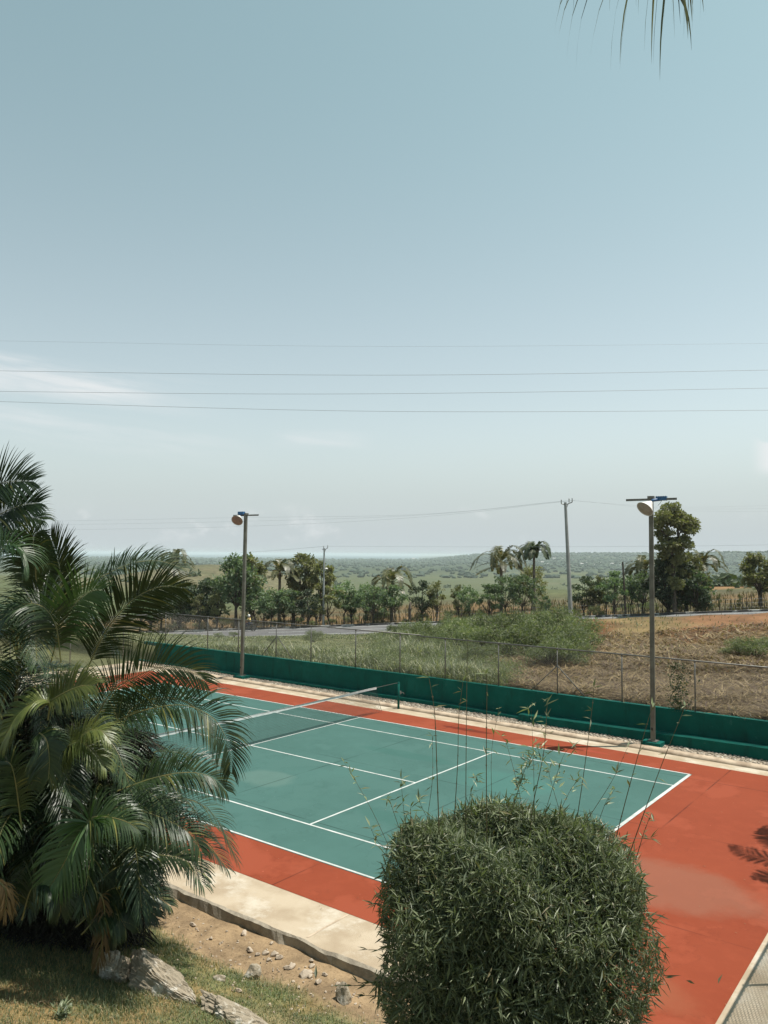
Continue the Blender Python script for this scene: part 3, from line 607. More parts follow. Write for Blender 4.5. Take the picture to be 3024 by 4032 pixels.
pf(pxf([(380, 1200), (450, 960), (560, 915), (650, 980), (730, 1090)], 8.9, 8.7, Z2), mat='frondy', up=mix((.4, TOC), (.9, UPL)), Lmax=.4, droop=.7)
pf(pxf([(300, 900), (270, 850), (320, 900), (340, 1040), (330, 1180)], 8.9, 8.7, Z2), up=mix((.6, TOC), (.8, UPL)), Lmax=.42, droop=.7)
pf(pxf([(150, 1500), (100, 1150), (60, 1050), (0, 1060), (-80, 1150)], 8.7, 8.5, Z2), up=mix((.4, TOC), (.9, UPL)), Lmax=.42, droop=.8)
pf(pxf([(560, 620), (720, 270), (900, 235), (1120, 300), (1300, 400), (1390, 540)], 9.4, 9.2, Z3), up=mix((.6, TOC), (.8, UPL)), Lmax=.55, droop=.6, pairs=80, label='browning arching frond over the red surround')
pf(pxf([(640, 600), (630, 360), (600, 330), (500, 500), (400, 680), (330, 790)], 8.8, 8.4, Z3), mat='frondb', up=mix((.9, TOC), (.4, UPL)), Lmax=.55, droop=.6, W=.03, label='pale lit frond hanging down in front')
pf(pxf([(500, 560), (600, 320), (720, 290), (860, 320), (960, 380)], 8.8, 8.6, Z3), up=mix((.6, TOC), (.7, UPL)), Lmax=.45, droop=.8)
pf(pxf([(150, 1000), (220, 780), (320, 740), (400, 820), (420, 960)], 8.6, 8.4, Z3), up=mix((.6, TOC), (.8, UPL)), Lmax=.4, droop=.7)
pf(pxf([(600, 800), (800, 640), (1000, 560), (1180, 560), (1300, 600)], 9.6, 9.9, Z3), up=mix((.9, TOC), (.6, UPL)), Lmax=.42, droop=.5)
pf(pxf([(560, 1000), (740, 800), (920, 770), (1060, 830), (1170, 900)], 9.7, 10, Z3), up=mix((.6, TOC), (.8, UPL)), Lmax=.4, droop=.6)
pf(pxf([(520, 1050), (700, 900), (860, 860), (980, 900), (1080, 980)], 9.6, 9.9, Z3), up=mix((.6, TOC), (.8, UPL)), Lmax=.4, droop=.6)
pf(pxf([(560, 1100), (700, 960), (800, 960), (870, 1060)], 9.4, 9.5, Z3), up=mix((.6, TOC), (.8, UPL)), Lmax=.4, droop=.7)
pf(pxf([(600, 800), (690, 820), (720, 960), (700, 1150), (660, 1330)], 9.4, 9.3, Z3), mat='dead', up=mix((.9, TOC), (.3, UPL)), Lmax=.3, droop=.9, fwd=1.2, gap=.45, jit=.3, label='dead brown frond hanging to the ground')
pf(pxf([(-60, 700), (0, 740), (40, 800), (40, 900), (20, 980)], 8.3, 8.2, Z3), mat='dead', up=mix((.9, TOC), (.3, UPL)), Lmax=.26, droop=.9, fwd=1.0, gap=.5, jit=.3, label='brown dead frond at the left edge')
# tall stems at the left edge and their crown
pf(pxf([(-260, 620), (-160, 400), (-60, 290), (80, 255), (220, 250)], 10.9, 10.7, Z1), up=mix((1, TOC), (.3, UPL)), Lmax=.62, droop=.25, pairs=72, W=.026)
pf(pxf([(-260, 700), (-120, 560), (20, 470), (140, 420), (270, 400)], 10.9, 10.6, Z1), up=mix((1, TOC), (.4, UPL)), Lmax=.6, droop=.3, pairs=72, W=.026)
pf(pxf([(-200, 800), (-60, 640), (60, 560), (180, 500), (300, 520)], 10.8, 10.5, Z1), up=mix((.7, TOC), (.7, UPL)), Lmax=.5, droop=.6, pairs=72)
pf(pxf([(-260, 640), (-220, 400), (-160, 200), (-60, 150)], 10.9, 10.9, Z1), up=mix((1, TOC)), Lmax=.5, droop=.4)
# canes and the fronds that fill the clump
def canes(cx, cy, spread, n, h0, h1, fr, seed, maxf):
    global nf
    rs = np.random.default_rng(seed)
    for k in range(n):
        a = rs.random()*2*PI; r = spread*math.sqrt(rs.random()); bx, by = cx+r*math.cos(a), cy+r*math.sin(a); h = rs.uniform(h0, h1); le = rs.uniform(.1, .28)
        bz = float(NG(bx, by))-.05; dx, dy = math.cos(a)*le*h, math.sin(a)*le*h
        P = [(bx, by, bz), (bx+dx*.3, by+dy*.3, bz+h*.5), (bx+dx, by+dy, bz+h)]; C = curve(P, 14); mb = MB(); R = np.linspace(.035, .022, 14)*(1+.14*(np.arange(14) % 2)); mb.tube(C, R, 8)
        part(mb, 'cane', M['cane'], palm, base, smooth=True); top = C[-1]
        for q in range(fr):
            if nf >= maxf: return
            b = a+q*2.4+rs.normal(0, .3) if q else a; l = rs.uniform(1.3, 1.9); el = rs.uniform(.5, 1.25) if q < fr-2 else rs.uniform(.1, .5); d = np.array([math.cos(b), math.sin(b), 0])
            P = [top-[0, 0, .3], top+d*l*.12+[0, 0, l*.25*el], top+d*l*.42+[0, 0, l*.42*el], top+d*l*.75+[0, 0, l*.32*el], top+d*l*.98+[0, 0, l*(.05*el-.1)]]
            tw = mix((1, UPL), (rs.normal(0, .35), np.array([-d[1], d[0], 0])))
            nf += 1; part(frond_mb(P, Lmax=rs.uniform(.42, .55), pairs=56, up=tw, droop=rs.uniform(.5, .8), seg=4), 'frond', [M['frond'], M['rachis']], palm, base)
bx, by = base[0], base[1]
x2, y2 = uv2(pu-.55, pv+.5); canes(x2, y2, .55, 9, 1.9, 3.6, 5, 5, 74)
x2, y2 = uv2(pu-1.0, pv+.2); canes(x2, y2, .5, 7, .6, 1.7, 5, 6, 100)
# heart of the clump is closed further down by leaves coloured dark as shade
# second clump out of frame to the left, seen only by its edge and shade
palm2 = empty('areca_palm', tuple(np.r_[uv2(pu-1.35, pv+.15), 0]), 'second palm clump at the left picture edge, taller, behind the first', 'palm')
b2 = np.array(palm2.location); 
def canes2(n, h0, h1, fr, seed):
    rs = np.random.default_rng(seed)
    for k in range(n):
        a = rs.random()*2*PI; r = .6*math.sqrt(rs.random()); x0, y0 = b2[0]+r*math.cos(a), b2[1]+r*math.sin(a); h = rs.uniform(h0, h1); bz = float(NG(x0, y0)); top = np.array([x0+math.cos(a)*.2*h, y0+math.sin(a)*.2*h, bz+h])
        mb = MB(); C = curve([(x0, y0, bz), ((x0+top[0])/2, (y0+top[1])/2, bz+h*.55), top], 12); mb.tube(C, np.linspace(.04, .024, 12), 8); part(mb, 'cane', M['cane'], palm2, b2, smooth=True)
        for q in range(fr):
            b = a+q*2.4; l = rs.uniform(1.3, 1.8); el = rs.uniform(.3, 1.1); d = np.array([math.cos(b), math.sin(b), 0])
            P = [top-[0, 0, .3], top+d*l*.12+[0, 0, l*.25*el], top+d*l*.42+[0, 0, l*.42*el], top+d*l*.75+[0, 0, l*.32*el], top+d*l*.98+[0, 0, l*(.05*el-.1)]]
            part(frond_mb(P, Lmax=.5, pairs=56, droop=.65, seg=4), 'frond', [M['frond'], M['rachis']], palm2, b2)
canes2(11, .5, 4.7, 8, 15)
ux = (455-1512)/FOC*12.1; palm2 = empty('areca_palm', tuple(np.r_[uv2(ux, 12.1), float(NG(*uv2(ux, 12.1)))]), 'third palm clump behind the big one, its fronds reaching over the court side', 'palm'); b2 = np.array(palm2.location)
canes2(13, .8, 3.5, 7, 25)

M['inner'] = leafmat('palm_shade_fill', (.018, .02, .01), (.04, .035, .018), .8, 0)  # dark leaves added inside the clumps to block light and deepen their shade
def inner(par, cu, cv, ru, rv, z0, z1, n):
    o = np.array(par.location); th = rng.random(n)*2*PI; rr = np.sqrt(rng.random(n)); uu = cu+ru*rr*np.cos(th); vv = cv+rv*rr*np.sin(th); x, y = uv2(uu, vv); z = NG(x, y)+z0+(z1-z0)*rng.random(n)
    D = norm(rdir(n)*[.8, .8, .4]+[0, 0, -.5]); L_ = rng.uniform(.2, .45, n); mb = MB(); leaf_quads(mb, np.c_[x, y, z]-o, D, rdir(n), L_, L_*.07); mb.build('shade_fill_leaves', M['inner'], par)
inner(palm, pu-.45, pv+.35, 1.25, .9, .1, 3.3, 22000)
inner([o for o in COL.objects if o.name == 'areca_palm.001'][0], pu-1.5, pv+.35, 1.0, .8, .1, 3.7, 15000)
inner(palm2, ux-.2, 12.2, .75, .7, .5, 2.7, 11000)
n = 2600; x = rng.uniform(4, 14, n); y = rng.uniform(-13, -8.5, n); mb = MB(); leaf_quads(mb, np.c_[x, y, NG(x, y)+.02+.04*rng.random(n)], norm(rdir(n)*[1, 1, .15]), norm(rdir(n)*.3+[0, 0, 1]), rng.uniform(.03, .09, n), rng.uniform(.006, .014, n))
n2 = 230; xx = rng.uniform(6, 17, n2); yy = rng.uniform(-7.6, 6.6, n2); kp = (rng.random(n2) < .3) | (xx > 14.4) | (yy < -5.8); xx, yy = xx[kp], yy[kp]; n2 = len(xx)
leaf_quads(mb, np.c_[xx, yy, .016+.012*rng.random(n2)], norm(rdir(n2)*[1, 1, .05]), norm(rdir(n2)*.15+[0, 0, 1]), rng.uniform(.02, .055, n2), rng.uniform(.008, .022, n2))
tag(mb.build('leaf_litter', M['litter']), 'dry fallen leaves strewn over the slope and court edges', 'leaf litter', kind='stuff')
# ------------------------------------------------------------------ bamboo bush
VB = 6.5
bc = at(2030, 3800, VB); bg = float(NG(bc[0], bc[1]))
bush = empty('bamboo_bush', (bc[0], bc[1], bg), 'big clipped bamboo bush with a rounded top in front of the court', 'bush'); BO = np.array([bc[0], bc[1], bg])
uL, uR = -1.28, 1.31; HT = 3.75-bg
def bushpoint(n, shell=.12):
    # rounded-box shape in (a across, b along sight, h) : superellipsoid
    th = rng.random(n)*2*PI; hh = rng.random(n)
    e = 3.2; ca, sa = np.cos(th), np.sin(th); rad = (np.abs(ca)**e+np.abs(sa)**e)**(-1/e)
    top = HT*(1+.0*ca)
    # side points up to .78 HT, top dome points
    isTop = rng.random(n) < .40
    h = np.where(isTop, 0, hh*HT*.88); pr = np.ones(n)
    rr = np.sqrt(rng.random(n)); phi = np.where(isTop, rr, 1.0)
    dome = HT*.85+HT*.15*(1-phi**4)**(1/1.6)
    h = np.where(isTop, dome, h)
    prof = 1.0-.10*S(.5*HT, .0, h)-.05*S(.76, .88, h/HT)*(~isTop)
    scl = np.where(isTop, phi*.955, prof)
    nx = ca*rad*scl; ny = sa*rad*scl
    bump = 1+.045*np.sin(th*3+h*2.1)+.04*np.sin(th*7-h*5+1)+.03*np.sin(h*9+th*4)+.05*(vnoise(th*3, h*3, .7, 5))
    a = nx*1.08*bump; a = np.where(a < 0, a*(1-.09*S(.8, .5, h/HT)), a); a = np.where(a > 0, a*(1-.24*S(.80, .50, h/HT)), a); b = ny*1.0*bump; h = h*(1+np.where(isTop, .03*np.sin(a*6+b*4)+.05*vnoise(a, b, .35, 6), 0))
    Pn = np.c_[a, b, h-HT*.0]; nrm = norm(np.c_[nx*(1-.7*isTop), ny*(1-.7*isTop), np.where(isTop, .45+1.2*(1-phi), .05)])
    Pn = Pn-nrm*rng.exponential(shell, n)[:, None]; 
    R = rotz(rz_img(0)); return Pn@R.T+BO, nrm@R.T
def bushleaves(n, shell, Lr, name, mat, W=.15):
    P, nr = bushpoint(n, shell); mb = MB(); sp = rdir(n); side = 1-nr[:, 2:3]; D = norm(nr*.7+sp*.95+np.array([0, 0, -.75])*side); Nn = norm(np.array([0, 0, 1.])*(1-.75*side)+rdir(n)*.7+nr*.6); L = rng.uniform(*Lr, n)
    # whorls: leaves share a node
    g = n//4*4; P[:g] = np.repeat(P[:g:4], 4, axis=0)+rng.normal(0, .012, (g, 3))
    leaf_quads(mb, P, D, Nn, L, L*W*rng.uniform(.8, 1.2, n)); o = mb.build(name, mat, bush); o.data.transform(Matrix.Translation(Vector(-BO))); return o
bushleaves(165000, .13, (.032, .078), 'leaves', M['bleaf'], .15)
bushleaves(9000, .0, (.09, .14), 'long_leaves', M['bleaf'], .13)
# woody heart: branching stems and dense darker leaves inside
mb = MB()
for k in range(46):
    a = random.random()*2*PI; r = .55*math.sqrt(random.random()); p0 = np.array([r*math.cos(a), r*math.sin(a), 0]); e = np.array([math.cos(a)*random.uniform(.2, .85), math.sin(a)*random.uniform(.2, .75), random.uniform(.5, .93)*HT])
    mb.tube(curve([p0, (p0+e)/2+[0, 0, .3], e], 8), np.linspace(.014, .006, 8), 5)
mb.build('stems', M['bstem'], bush)
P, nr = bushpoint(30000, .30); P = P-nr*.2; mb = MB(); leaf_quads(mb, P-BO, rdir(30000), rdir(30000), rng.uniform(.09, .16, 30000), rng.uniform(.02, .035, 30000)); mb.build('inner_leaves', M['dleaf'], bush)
ZS = (1300, 2600, 1.106)
shoots = [([(475, 760), (465, 480), (455, 230), (430, 75)], .006, 3), ([(415, 740), (445, 520), (445, 330)], .003, 6), ([(540, 700), (555, 450), (560, 250), (578, 95)], .005, 1), ([(590, 760), (592, 400), (596, 40), (600, -90)], .005, 3),
    ([(682, 820), (680, 400), (683, 110), (680, 60)], .006, 2), ([(705, 660), (703, 400), (735, 210)], .0025, 3), ([(865, 850), (880, 650), (930, 400), (945, 190)], .006, 30), ([(840, 680), (820, 560), (770, 370), (745, 330)], .003, 8),
    ([(780, 700), (820, 560), (850, 470), (895, 385)], .004, 70), ([(1075, 690), (1110, 450), (1145, 170), (1147, 120)], .005, 5), ([(1110, 710), (1230, 520), (1295, 380)], .003, 5), ([(1225, 850), (1300, 560), (1385, 260), (1405, 205)], .006, 5),
    ([(1290, 880), (1430, 490), (1530, 240), (1545, 200)], .006, 3), ([(1330, 870), (1370, 740), (1400, 665)], .005, 8), ([(265, 830), (180, 650), (90, 490), (62, 445)], .003, 8), ([(330, 740), (315, 600), (310, 520)], .003, 9),
    ([(300, 730), (265, 630), (245, 600)], .003, 8), ([(1170, 700), (1200, 620), (1240, 560)], .003, 7), ([(590, 690), (615, 570), (645, 500)], .003, 12), ([(930, 680), (1010, 430), (1050, 375)], .003, 14), ([(240, 820), (200, 780), (175, 725)], .003, 7),
    ([(890, 700), (885, 420), (875, 215)], .003, 12), ([(980, 700), (1050, 560), (1095, 510)], .003, 12), ([(740, 700), (735, 620)], .003, 10), ([(440, 720), (400, 640), (385, 600)], .003, 9), ([(1000, 660), (960, 520), (950, 470)], .003, 14), ([(350, 720), (350, 640)], .003, 7)]
for k, (pts, rad, nl) in enumerate(shoots):
    v = VB-.5+.9*random.random(); P = [at(ZS[0]+x/ZS[2], ZS[1]+y/ZS[2], v-.03*i) for i, (x, y) in enumerate(pts)]; C = curve(P, 16); mb = MB(); mb.tube(C, np.linspace(rad*.8, rad*.35, 16), 5, 1)
    for q in range(4, 16, 3): mb.tube([C[q]-[0, 0, .004], C[q]+[0, 0, .004]], rad*1.15, 5, 1)
    nl2 = max(nl, 3); idx = np.concatenate([[15, 15, 14], rng.integers(5 if nl > 20 else 7, 16, nl2)]); nn = len(idx); Pq = C[idx]; D = norm(rdir(nn)*np.array([1, 1, .6])+[0, 0, .35]); 
    if nl > 10: Pq = Pq+rng.normal(0, .02 if nl < 40 else .035, (nn, 3))
    Lq = rng.uniform(.06, .115, nn); leaf_quads(mb, Pq, D, norm(rdir(nn)*.6+[0, 0, 1]), Lq, Lq*.19, 0)
    o = mb.build('shoot', [M['bleaf'], M['bstem']], bush); o.data.transform(Matrix.Translation(Vector(-BO)))
# side sprays low on the left and right
for k, (px, py) in enumerate([(1340, 3880), (1410, 3870), (1440, 3920), (1475, 3560), (2550, 3830), (2590, 3620), (1480, 3330), (2560, 3300), (1450, 3740), (2500, 3960)]):
    q = at(px, py, VB-.1); inn = at((px*.35+2030*.65), py+60, VB); C = curve([inn, (q+inn)/2+[0, 0, .05], q], 10); mb = MB(); mb.tube(C, .0025, 4, 1); nn = 12
    idx = rng.integers(5, 10, nn); D = norm(norm(q-inn)*1.0+rdir(nn)*.7); Lq = rng.uniform(.07, .12, nn); leaf_quads(mb, C[idx], D, norm(rdir(nn)*.6+[0, 0, 1]), Lq, Lq*.15, 0)
    o = mb.build('shoot', [M['bleaf'], M['bstem']], bush); o.data.transform(Matrix.Translation(Vector(-BO)))
# small leafy plant at the bottom left edge
q = near_at(250, 4010); mb = MB(); n = 90; a = rng.random(n)*2*PI; P = np.c_[np.clip(rng.normal(0, .05, n), -.08, .08), np.clip(rng.normal(0, .04, n), -.07, .07), rng.uniform(.02, .12, n)]; mb.tube([(0, 0, -.02), (.02, 0, .06), (0, .02, .12)], .012, 5); D = np.c_[np.cos(a), np.sin(a), rng.uniform(.1, 1.2, n)]
leaf_quads(mb, P, D, np.tile([0, 0, 1.], (n, 1)), rng.uniform(.06, .11, n), rng.uniform(.018, .03, n)); o = mb.build('small_plant', M['bleaf']); o.location = q; tag(o, 'small bluish green leafy plant at the bottom left in the grass', 'plant')

# ------------------------------------------------------------------ coconut palms outside the frame: one frond hangs in at the top, one throws its shade on the red surround
def coconut_crown(top, n, L, seed, mat, Lm=.75, W=.04, pairs=44, droop=.8, els=(1.2, -.2), avoid=None):
    rs = np.random.default_rng(seed); out = []
    for q in range(n):
        b = q*2.39996+rs.normal(0, .15); f = q/max(n-1, 1); el = els[0]*(1-f)+els[1]*f+rs.normal(0, .1); d = np.array([math.cos(b), math.sin(b), 0]); l = L*rs.uniform(.85, 1.1)
        if avoid is not None and avoid(b): continue
        P = [top, top+d*l*.2+[0, 0, l*.22*el], top+d*l*.5+[0, 0, l*.33*el], top+d*l*.8+[0, 0, l*(.28*el-.12)], top+d*l*.98+[0, 0, l*(.12*el-.3)]]
        out.append(frond_mb(P, Lmax=Lm, W=W, pairs=pairs, droop=droop, vee=.1, fwd=.5, s0=.12, rad=.03, seg=4))
    return out
def coconut(label, loc, h, L, n, seed, mat, lean=(0, 0), group=None, Lm=.75, W=.04, pairs=44, r=.14, avoid=None, extra=(), droop=.8, els=(1.2, -.2)):
    t = empty('coconut_palm', loc, label, 'palm', group); mb = MB(); C = curve([(0, 0, -.2), (lean[0]*.3, lean[1]*.3, h*.5), (lean[0], lean[1], h)], 14)
    mb.tube(C, np.linspace(r*1.3, r*.8, 14)*(1+.05*(np.arange(14) % 2)), 10); mb.build('trunk', M['palebark'], t, True); top = C[-1]
    for m_ in coconut_crown(top, n, L, seed, mat, Lm, W, pairs, droop, els, avoid): m_.build('frond', [mat, M['rachis']], t)
    for P in extra: frond_mb(np.array(P)-np.array(loc)-np.array([0, 0, .05]), Lmax=Lm*2.0, W=W*.95, pairs=64, droop=1.9, vee=-.5, fwd=.2, s0=.12, rad=.02, seg=5, gap=.75, jit=.13, up=(.0, 0, 1)).build('frond', [mat, M['rachis']], t)
    return t
def inframe(base_uv):
    def f(b):
        d = np.array([math.cos(b), math.sin(b)]); return d@RH < -.25
    return f
lx, ly = uv2(6.2, 4.4); lz = float(NG(lx, ly)); top1 = np.array([lx, ly, 10.9])
def A5(px, py, v=5.0): return at(px, py, v)
coconut('tall palm whose hanging frond tips dip into the top right of the sky', (lx, ly, lz), 10.9-lz, 3.2, 9, 41, M['cleafnear'], avoid=inframe(None), Lm=.8, extra=[
    [top1, at(4300, -1500, 4.6), at(3500, -1400, 4.8), at(2950, -900, 5.0), at(2600, -400, 5.0), at(2280, -190, 5.0)], [top1, at(4200, -1500, 4.6), at(3300, -1500, 4.9), at(2750, -1000, 5.1), at(2540, -480, 5.2), at(2650, -60, 5.2)]])
lx, ly = uv2(12.2, 15.3); coconut('tall palm outside the right edge, shading the red court surround', (lx, ly, -.3), 7.2, 2.9, 15, 44, M['cleaf'], Lm=.6, W=.06)

# ------------------------------------------------------------------ the land beyond
def geo(a, first, g, end):
    o = [a]; s = first
    while abs(o[-1]-a) < end: o.append(o[-1]+s); s *= g
    return np.array(o)
ys = np.concatenate([np.arange(-10, 9, 1.5), [9.2, 9.33], geo(9.46, .35, 1.026, 26000)]); xr = geo(-10, .5, 1.03, 26000); xl = geo(-10, -.5, 1.03, 26000)[1:][::-1]; xs = np.concatenate([xl, xr])
X, Y = np.meshgrid(xs, ys); Z = F(X, Y); U_, V_ = to_uv(X, Y); T_ = troad(U_, V_); PXX = np.where(V_ > 1, 1512+3063*U_/np.maximum(V_, 1), 9999); R_ = np.hypot(U_, V_)
def cmix(c, k, d): k = np.asarray(k)[..., None]; return c*(1-k)+np.array(d)*k
col = np.zeros(X.shape+(3,))+np.array([.13, .13, .065])
col = cmix(col, S(-.25, .1, fbm(X, Y, 5, 40))*.5, (.085, .10, .04))
bord = 2080+260*fbm(X, Y, 14, 44)
dryk = S(0, 170, PXX-bord)*S(.0, -3, T_+8); col = cmix(col, dryk, (.12, .055, .022))
redk = S(2230, 2350, PXX+300*fbm(X, Y, 12, 45))*S(38, 46, V_+6*fbm(X, Y, 6, 46))*S(0, -3, T_+8); col = cmix(col, redk, (.19, .10, .05))
col = cmix(col, redk*S(.05, .3, fbm(X, Y, 7, 48))*.6, (.17, .15, .07))
gk = S(-7, -5.5, T_+8.0+6)*S(0, -.3, T_+8); 
col = cmix(col, S(-.3, 0.2, T_), (.10, .09, .05))
gold = S(2.5, 4, T_)*(1-S(24, 34, T_)); col = cmix(col, gold*S(-.35, .1, fbm(X, Y, 9, 50)), (.16, .105, .05))
pl = S(28, 60, T_); col = cmix(col, pl, (.085, .10, .045)); col = cmix(col, pl*S(.0, .3, fbm(X, Y*1.0, 130, 51))*.6, (.12, .12, .065)); col = cmix(col, pl*S(.05, .25, fbm(X, Y, 60, 52))*.5, (.075, .10, .045))
hk = np.exp(-(((U_+88)/100)**2+((V_-420)/110)**2)); col = cmix(col, S(.2, .6, hk)*.8, (.14, .125, .075)); col = cmix(col, S(.2, .6, hk)*S(.0, .3, fbm(X*.3, Y, 14, 56))*.6, (.08, .09, .045))
rk = S(2650, 2800, PXX)*pl*(1-S(170, 500, T_)); col = cmix(col, rk*S(-.2, .1, fbm(X, Y, 12, 53)), (.26, .15, .07))
wood = S(1300, 1900, R_+500*fbm(X, Y, 700, 54)); col = cmix(col, wood*.85, (.035, .055, .028))
mb = MB(); nx = len(xs); ny = len(ys); i = np.arange(ny-1)[:, None]*nx; j = np.arange(nx-1)[None]; Q = np.stack([i+j, i+j+1, i+nx+j+1, i+nx+j], -1)
keepf = (Y[:-1, :-1] > 9.4) | (X[:-1, 1:] < -17.6) | (X[:-1, :-1] > 16.8); mb.add(np.stack([X, Y, Z], -1).reshape(-1, 3), Q[keepf].reshape(-1, 4))
tag(mb.build('terrain', M['field'], smooth=True, attr=col.reshape(-1, 3)), kind='structure')
m, nt, b = newmat('sea_water'); b.inputs['Base Color'].default_value = (.035, .075, .085, 1); b.inputs['Roughness'].default_value = .6; b.inputs['Specular IOR Level'].default_value = .15; M['sea'] = m
mb = MB(); E_ = 30000
P4 = [uv2(-E_, 3500), uv2(E_, 3500), uv2(E_, E_), uv2(-E_, E_)]; mb.add([[x, y, -33.0] for x, y in P4], np.array([[0, 1, 2, 3]])); tag(mb.build('sea', M['sea']), kind='structure')
# road: draped strip with kerb and lines
def road_strip(name, t0, t1, dz, mat, u0=-75, u1=95, thick=0, dash=None, parent=None):
    us = np.arange(u0, u1, 1.5); mb = MB(); segs = [us] if dash is None else [np.arange(a, a+dash[0], .5) for a in np.arange(u0, u1, dash[1])]
    for us in segs:
        A = [];B = []
        for u in us:
            for tt, O in ((t0, A), (t1, B)): x, y = uv2(u, 81.6-.4*u+tt*1.077); O.append((x, y, float(zroad(u))+dz))
        n = len(us); V = np.array(A+B); j = np.arange(n-1)[:, None]; q = np.concatenate([j, j+1, j+n+1, j+n], 1)
        if thick:
            V = np.concatenate([V, V-[0, 0, thick]]); q = np.concatenate([q, np.concatenate([j, j+1, j+2*n+1, j+2*n], 1), np.concatenate([j+n, j+n+1, j+3*n+1, j+3*n], 1)])
        mb.add(V, q)
    return tag(mb.build(name, mat), kind='structure')
road_strip('road', -8.2, -.1, .05, M['asphalt'])
road_strip('road_edge_line', -1.3, -1.12, .056, M['white']); road_strip('road_edge_line', -7.3, -7.12, .056, M['white']); road_strip('road_centre_line', -4.3, -4.14, .056, M['white'], dash=(4.5, 9))
M['kerbw'] = surf('kerb_whitewash', (.45, .43, .39), (.06, .055, .05), .9, .9, lo=.42, hi=.5)
road_strip('road_kerb', -.1, .2, .2, M['kerbw'], thick=.3)

# ------------------------------------------------------------------ vegetation of the field
def field_pts(n, v0, v1, p0, p1):
    """spread over the field, thinner with distance as 1/v"""
    v = 1/rng.uniform(1/v1, 1/v0, n); px = rng.uniform(p0, p1, n); u = (px-1512)/FOC*v; x, y = uv2(u, v); return x, y, u, v, px
x, y, u, v, px = field_pts(95000, 25, 76, 350, 2300); t = troad(u, v); yw = ywall(x)
edge = 2030+300*fbm(x, y, 9, 60)-3.2*(v-30)
ok = (y > yw+.25) & (t < -9.4) & (px < edge) & ((px > 1330+0*px) | (t < -13) | (rng.random(len(x)) < .8)); x, y, v, px = x[ok], y[ok], v[ok], px[ok]
hgt = 1.15*(.45+.75*S(-.3, .4, fbm(x, y, 4, 61)))*rng.uniform(.6, 1.2, len(x)); hgt *= 1-.85*S(35, 48, v)*S(1650, 1400, px); hgt *= .45+.55*S(.2, 1.6, y-ywall(x))
mb = MB(); blades(mb, x, y, F(x, y)-.02, hgt, rng.uniform(.018, .042, len(x))*v/32, .65)
u2 = field_pts(420, 26, 60, 700, 2150); kk = (u2[1] > ywall(u2[0])+.7) & (troad(u2[2], u2[3]) < -11) & (u2[4] < 2050) & ((u2[4] > 1480) | (u2[3] < 38)); cx_, cy_ = u2[0][kk], u2[1][kk]
UND = [(a, b, float(F(a, b))+.35, rng.uniform(.35, .8), rng.uniform(.35, .8), rng.uniform(.3, .7)) for a, b in zip(cx_, cy_)]
tag(mb.build('tall_grass', M['tallgrass']), 'tall seeding grass growing wild behind the green wall', 'grass', kind='stuff')
x, y, u, v, px = field_pts(52000, 23, 56, 1850, 3250); t = troad(u, v); ok = (y > ywall(x)+.75) & (t < -9.4) & (px > 2000+300*fbm(x, y, 9, 60)-3.2*(v-30)) & (rng.random(len(x)) < 1.25-.5*S(34, 46, v)); x, y, v = x[ok], y[ok], v[ok]
mn = .38*np.maximum(vnoise(x, y, 1.1, 80)+.15, 0)+.22*np.maximum(vnoise(x, y, .45, 81), 0); mb = MB(); blades(mb, x, y, F(x, y)+mn*rng.random(len(x))**.5, rng.uniform(.25, .8, len(x)), rng.uniform(.022, .055, len(x))*v/30, .9, lay=.62); tag(mb.build('straw', M['straw']), 'cut dry straw lying matted on the right of the field', 'straw', kind='stuff')
x, y, u, v, px = field_pts(26000, 23.5, 80, 2050, 3250); t = troad(u, v); g = S(-.1, .35, fbm(x, y, 5, 62)+.25*S(2600, 3000, px)*S(32, 26, v)); ok = (y > ywall(x)+.2) & (t < -9.4) & (rng.random(len(x)) < .12+g); x, y, v = x[ok], y[ok], v[ok]
mb = MB(); blades(mb, x, y, F(x, y), rng.uniform(.08, .3, len(x)), rng.uniform(.015, .03, len(x))*v/30, .5); tag(mb.build('weeds', M['tallgrass']), 'green weeds sprouting through the straw and red soil', 'weeds', kind='stuff')
x, y, u, v, px = field_pts(16000, 60, 118, 600, 3250); t = troad(u, v); ok = (t > .8) & (t < 30); x, y, v = x[ok], y[ok], v[ok]
mb = MB(); blades(mb, x, y, F(x, y), rng.uniform(.3, .8, len(x)), rng.uniform(.05, .09, len(x)), .4); tag(mb.build('dry_grass', M['drytuft']), 'golden dry grass between the stick fence and the roadside trees', 'grass', kind='stuff')

def crown_cloud(mb, clumps, n, size, mi=0, flat=1.0, shell=.5, rs=rng):
    """leaf cards through ellipsoid clumps (x,y,z,rx,ry,rz)"""
    cl = np.array(clumps, float); w = (cl[:, 3]*cl[:, 4]*cl[:, 5])**(2/3.); idx = rng.choice(len(cl), n, p=w/w.sum()); c = cl[idx]
    d = rdir(n); r = rng.random(n)**shell; P = c[:, :3]+d*r[:, None]*c[:, 3:6]; P += rng.normal(0, .03, (n, 3))
    D = norm(d*.7+rdir(n)); Nn = norm(rdir(n)*.8+[0, 0, .7]+d*.5); L = rng.uniform(size*.6, size*1.3, n); leaf_quads(mb, P, D, Nn, L, L*rng.uniform(.5, .8, n)*flat, mi)
mb = MB(); crown_cloud(mb, UND, 36000, .11, flat=.4); tag(mb.build('undergrowth', M['bushleaf']), 'leafy weeds and vines mixed through the tall grass behind the wall', 'undergrowth', kind='stuff')
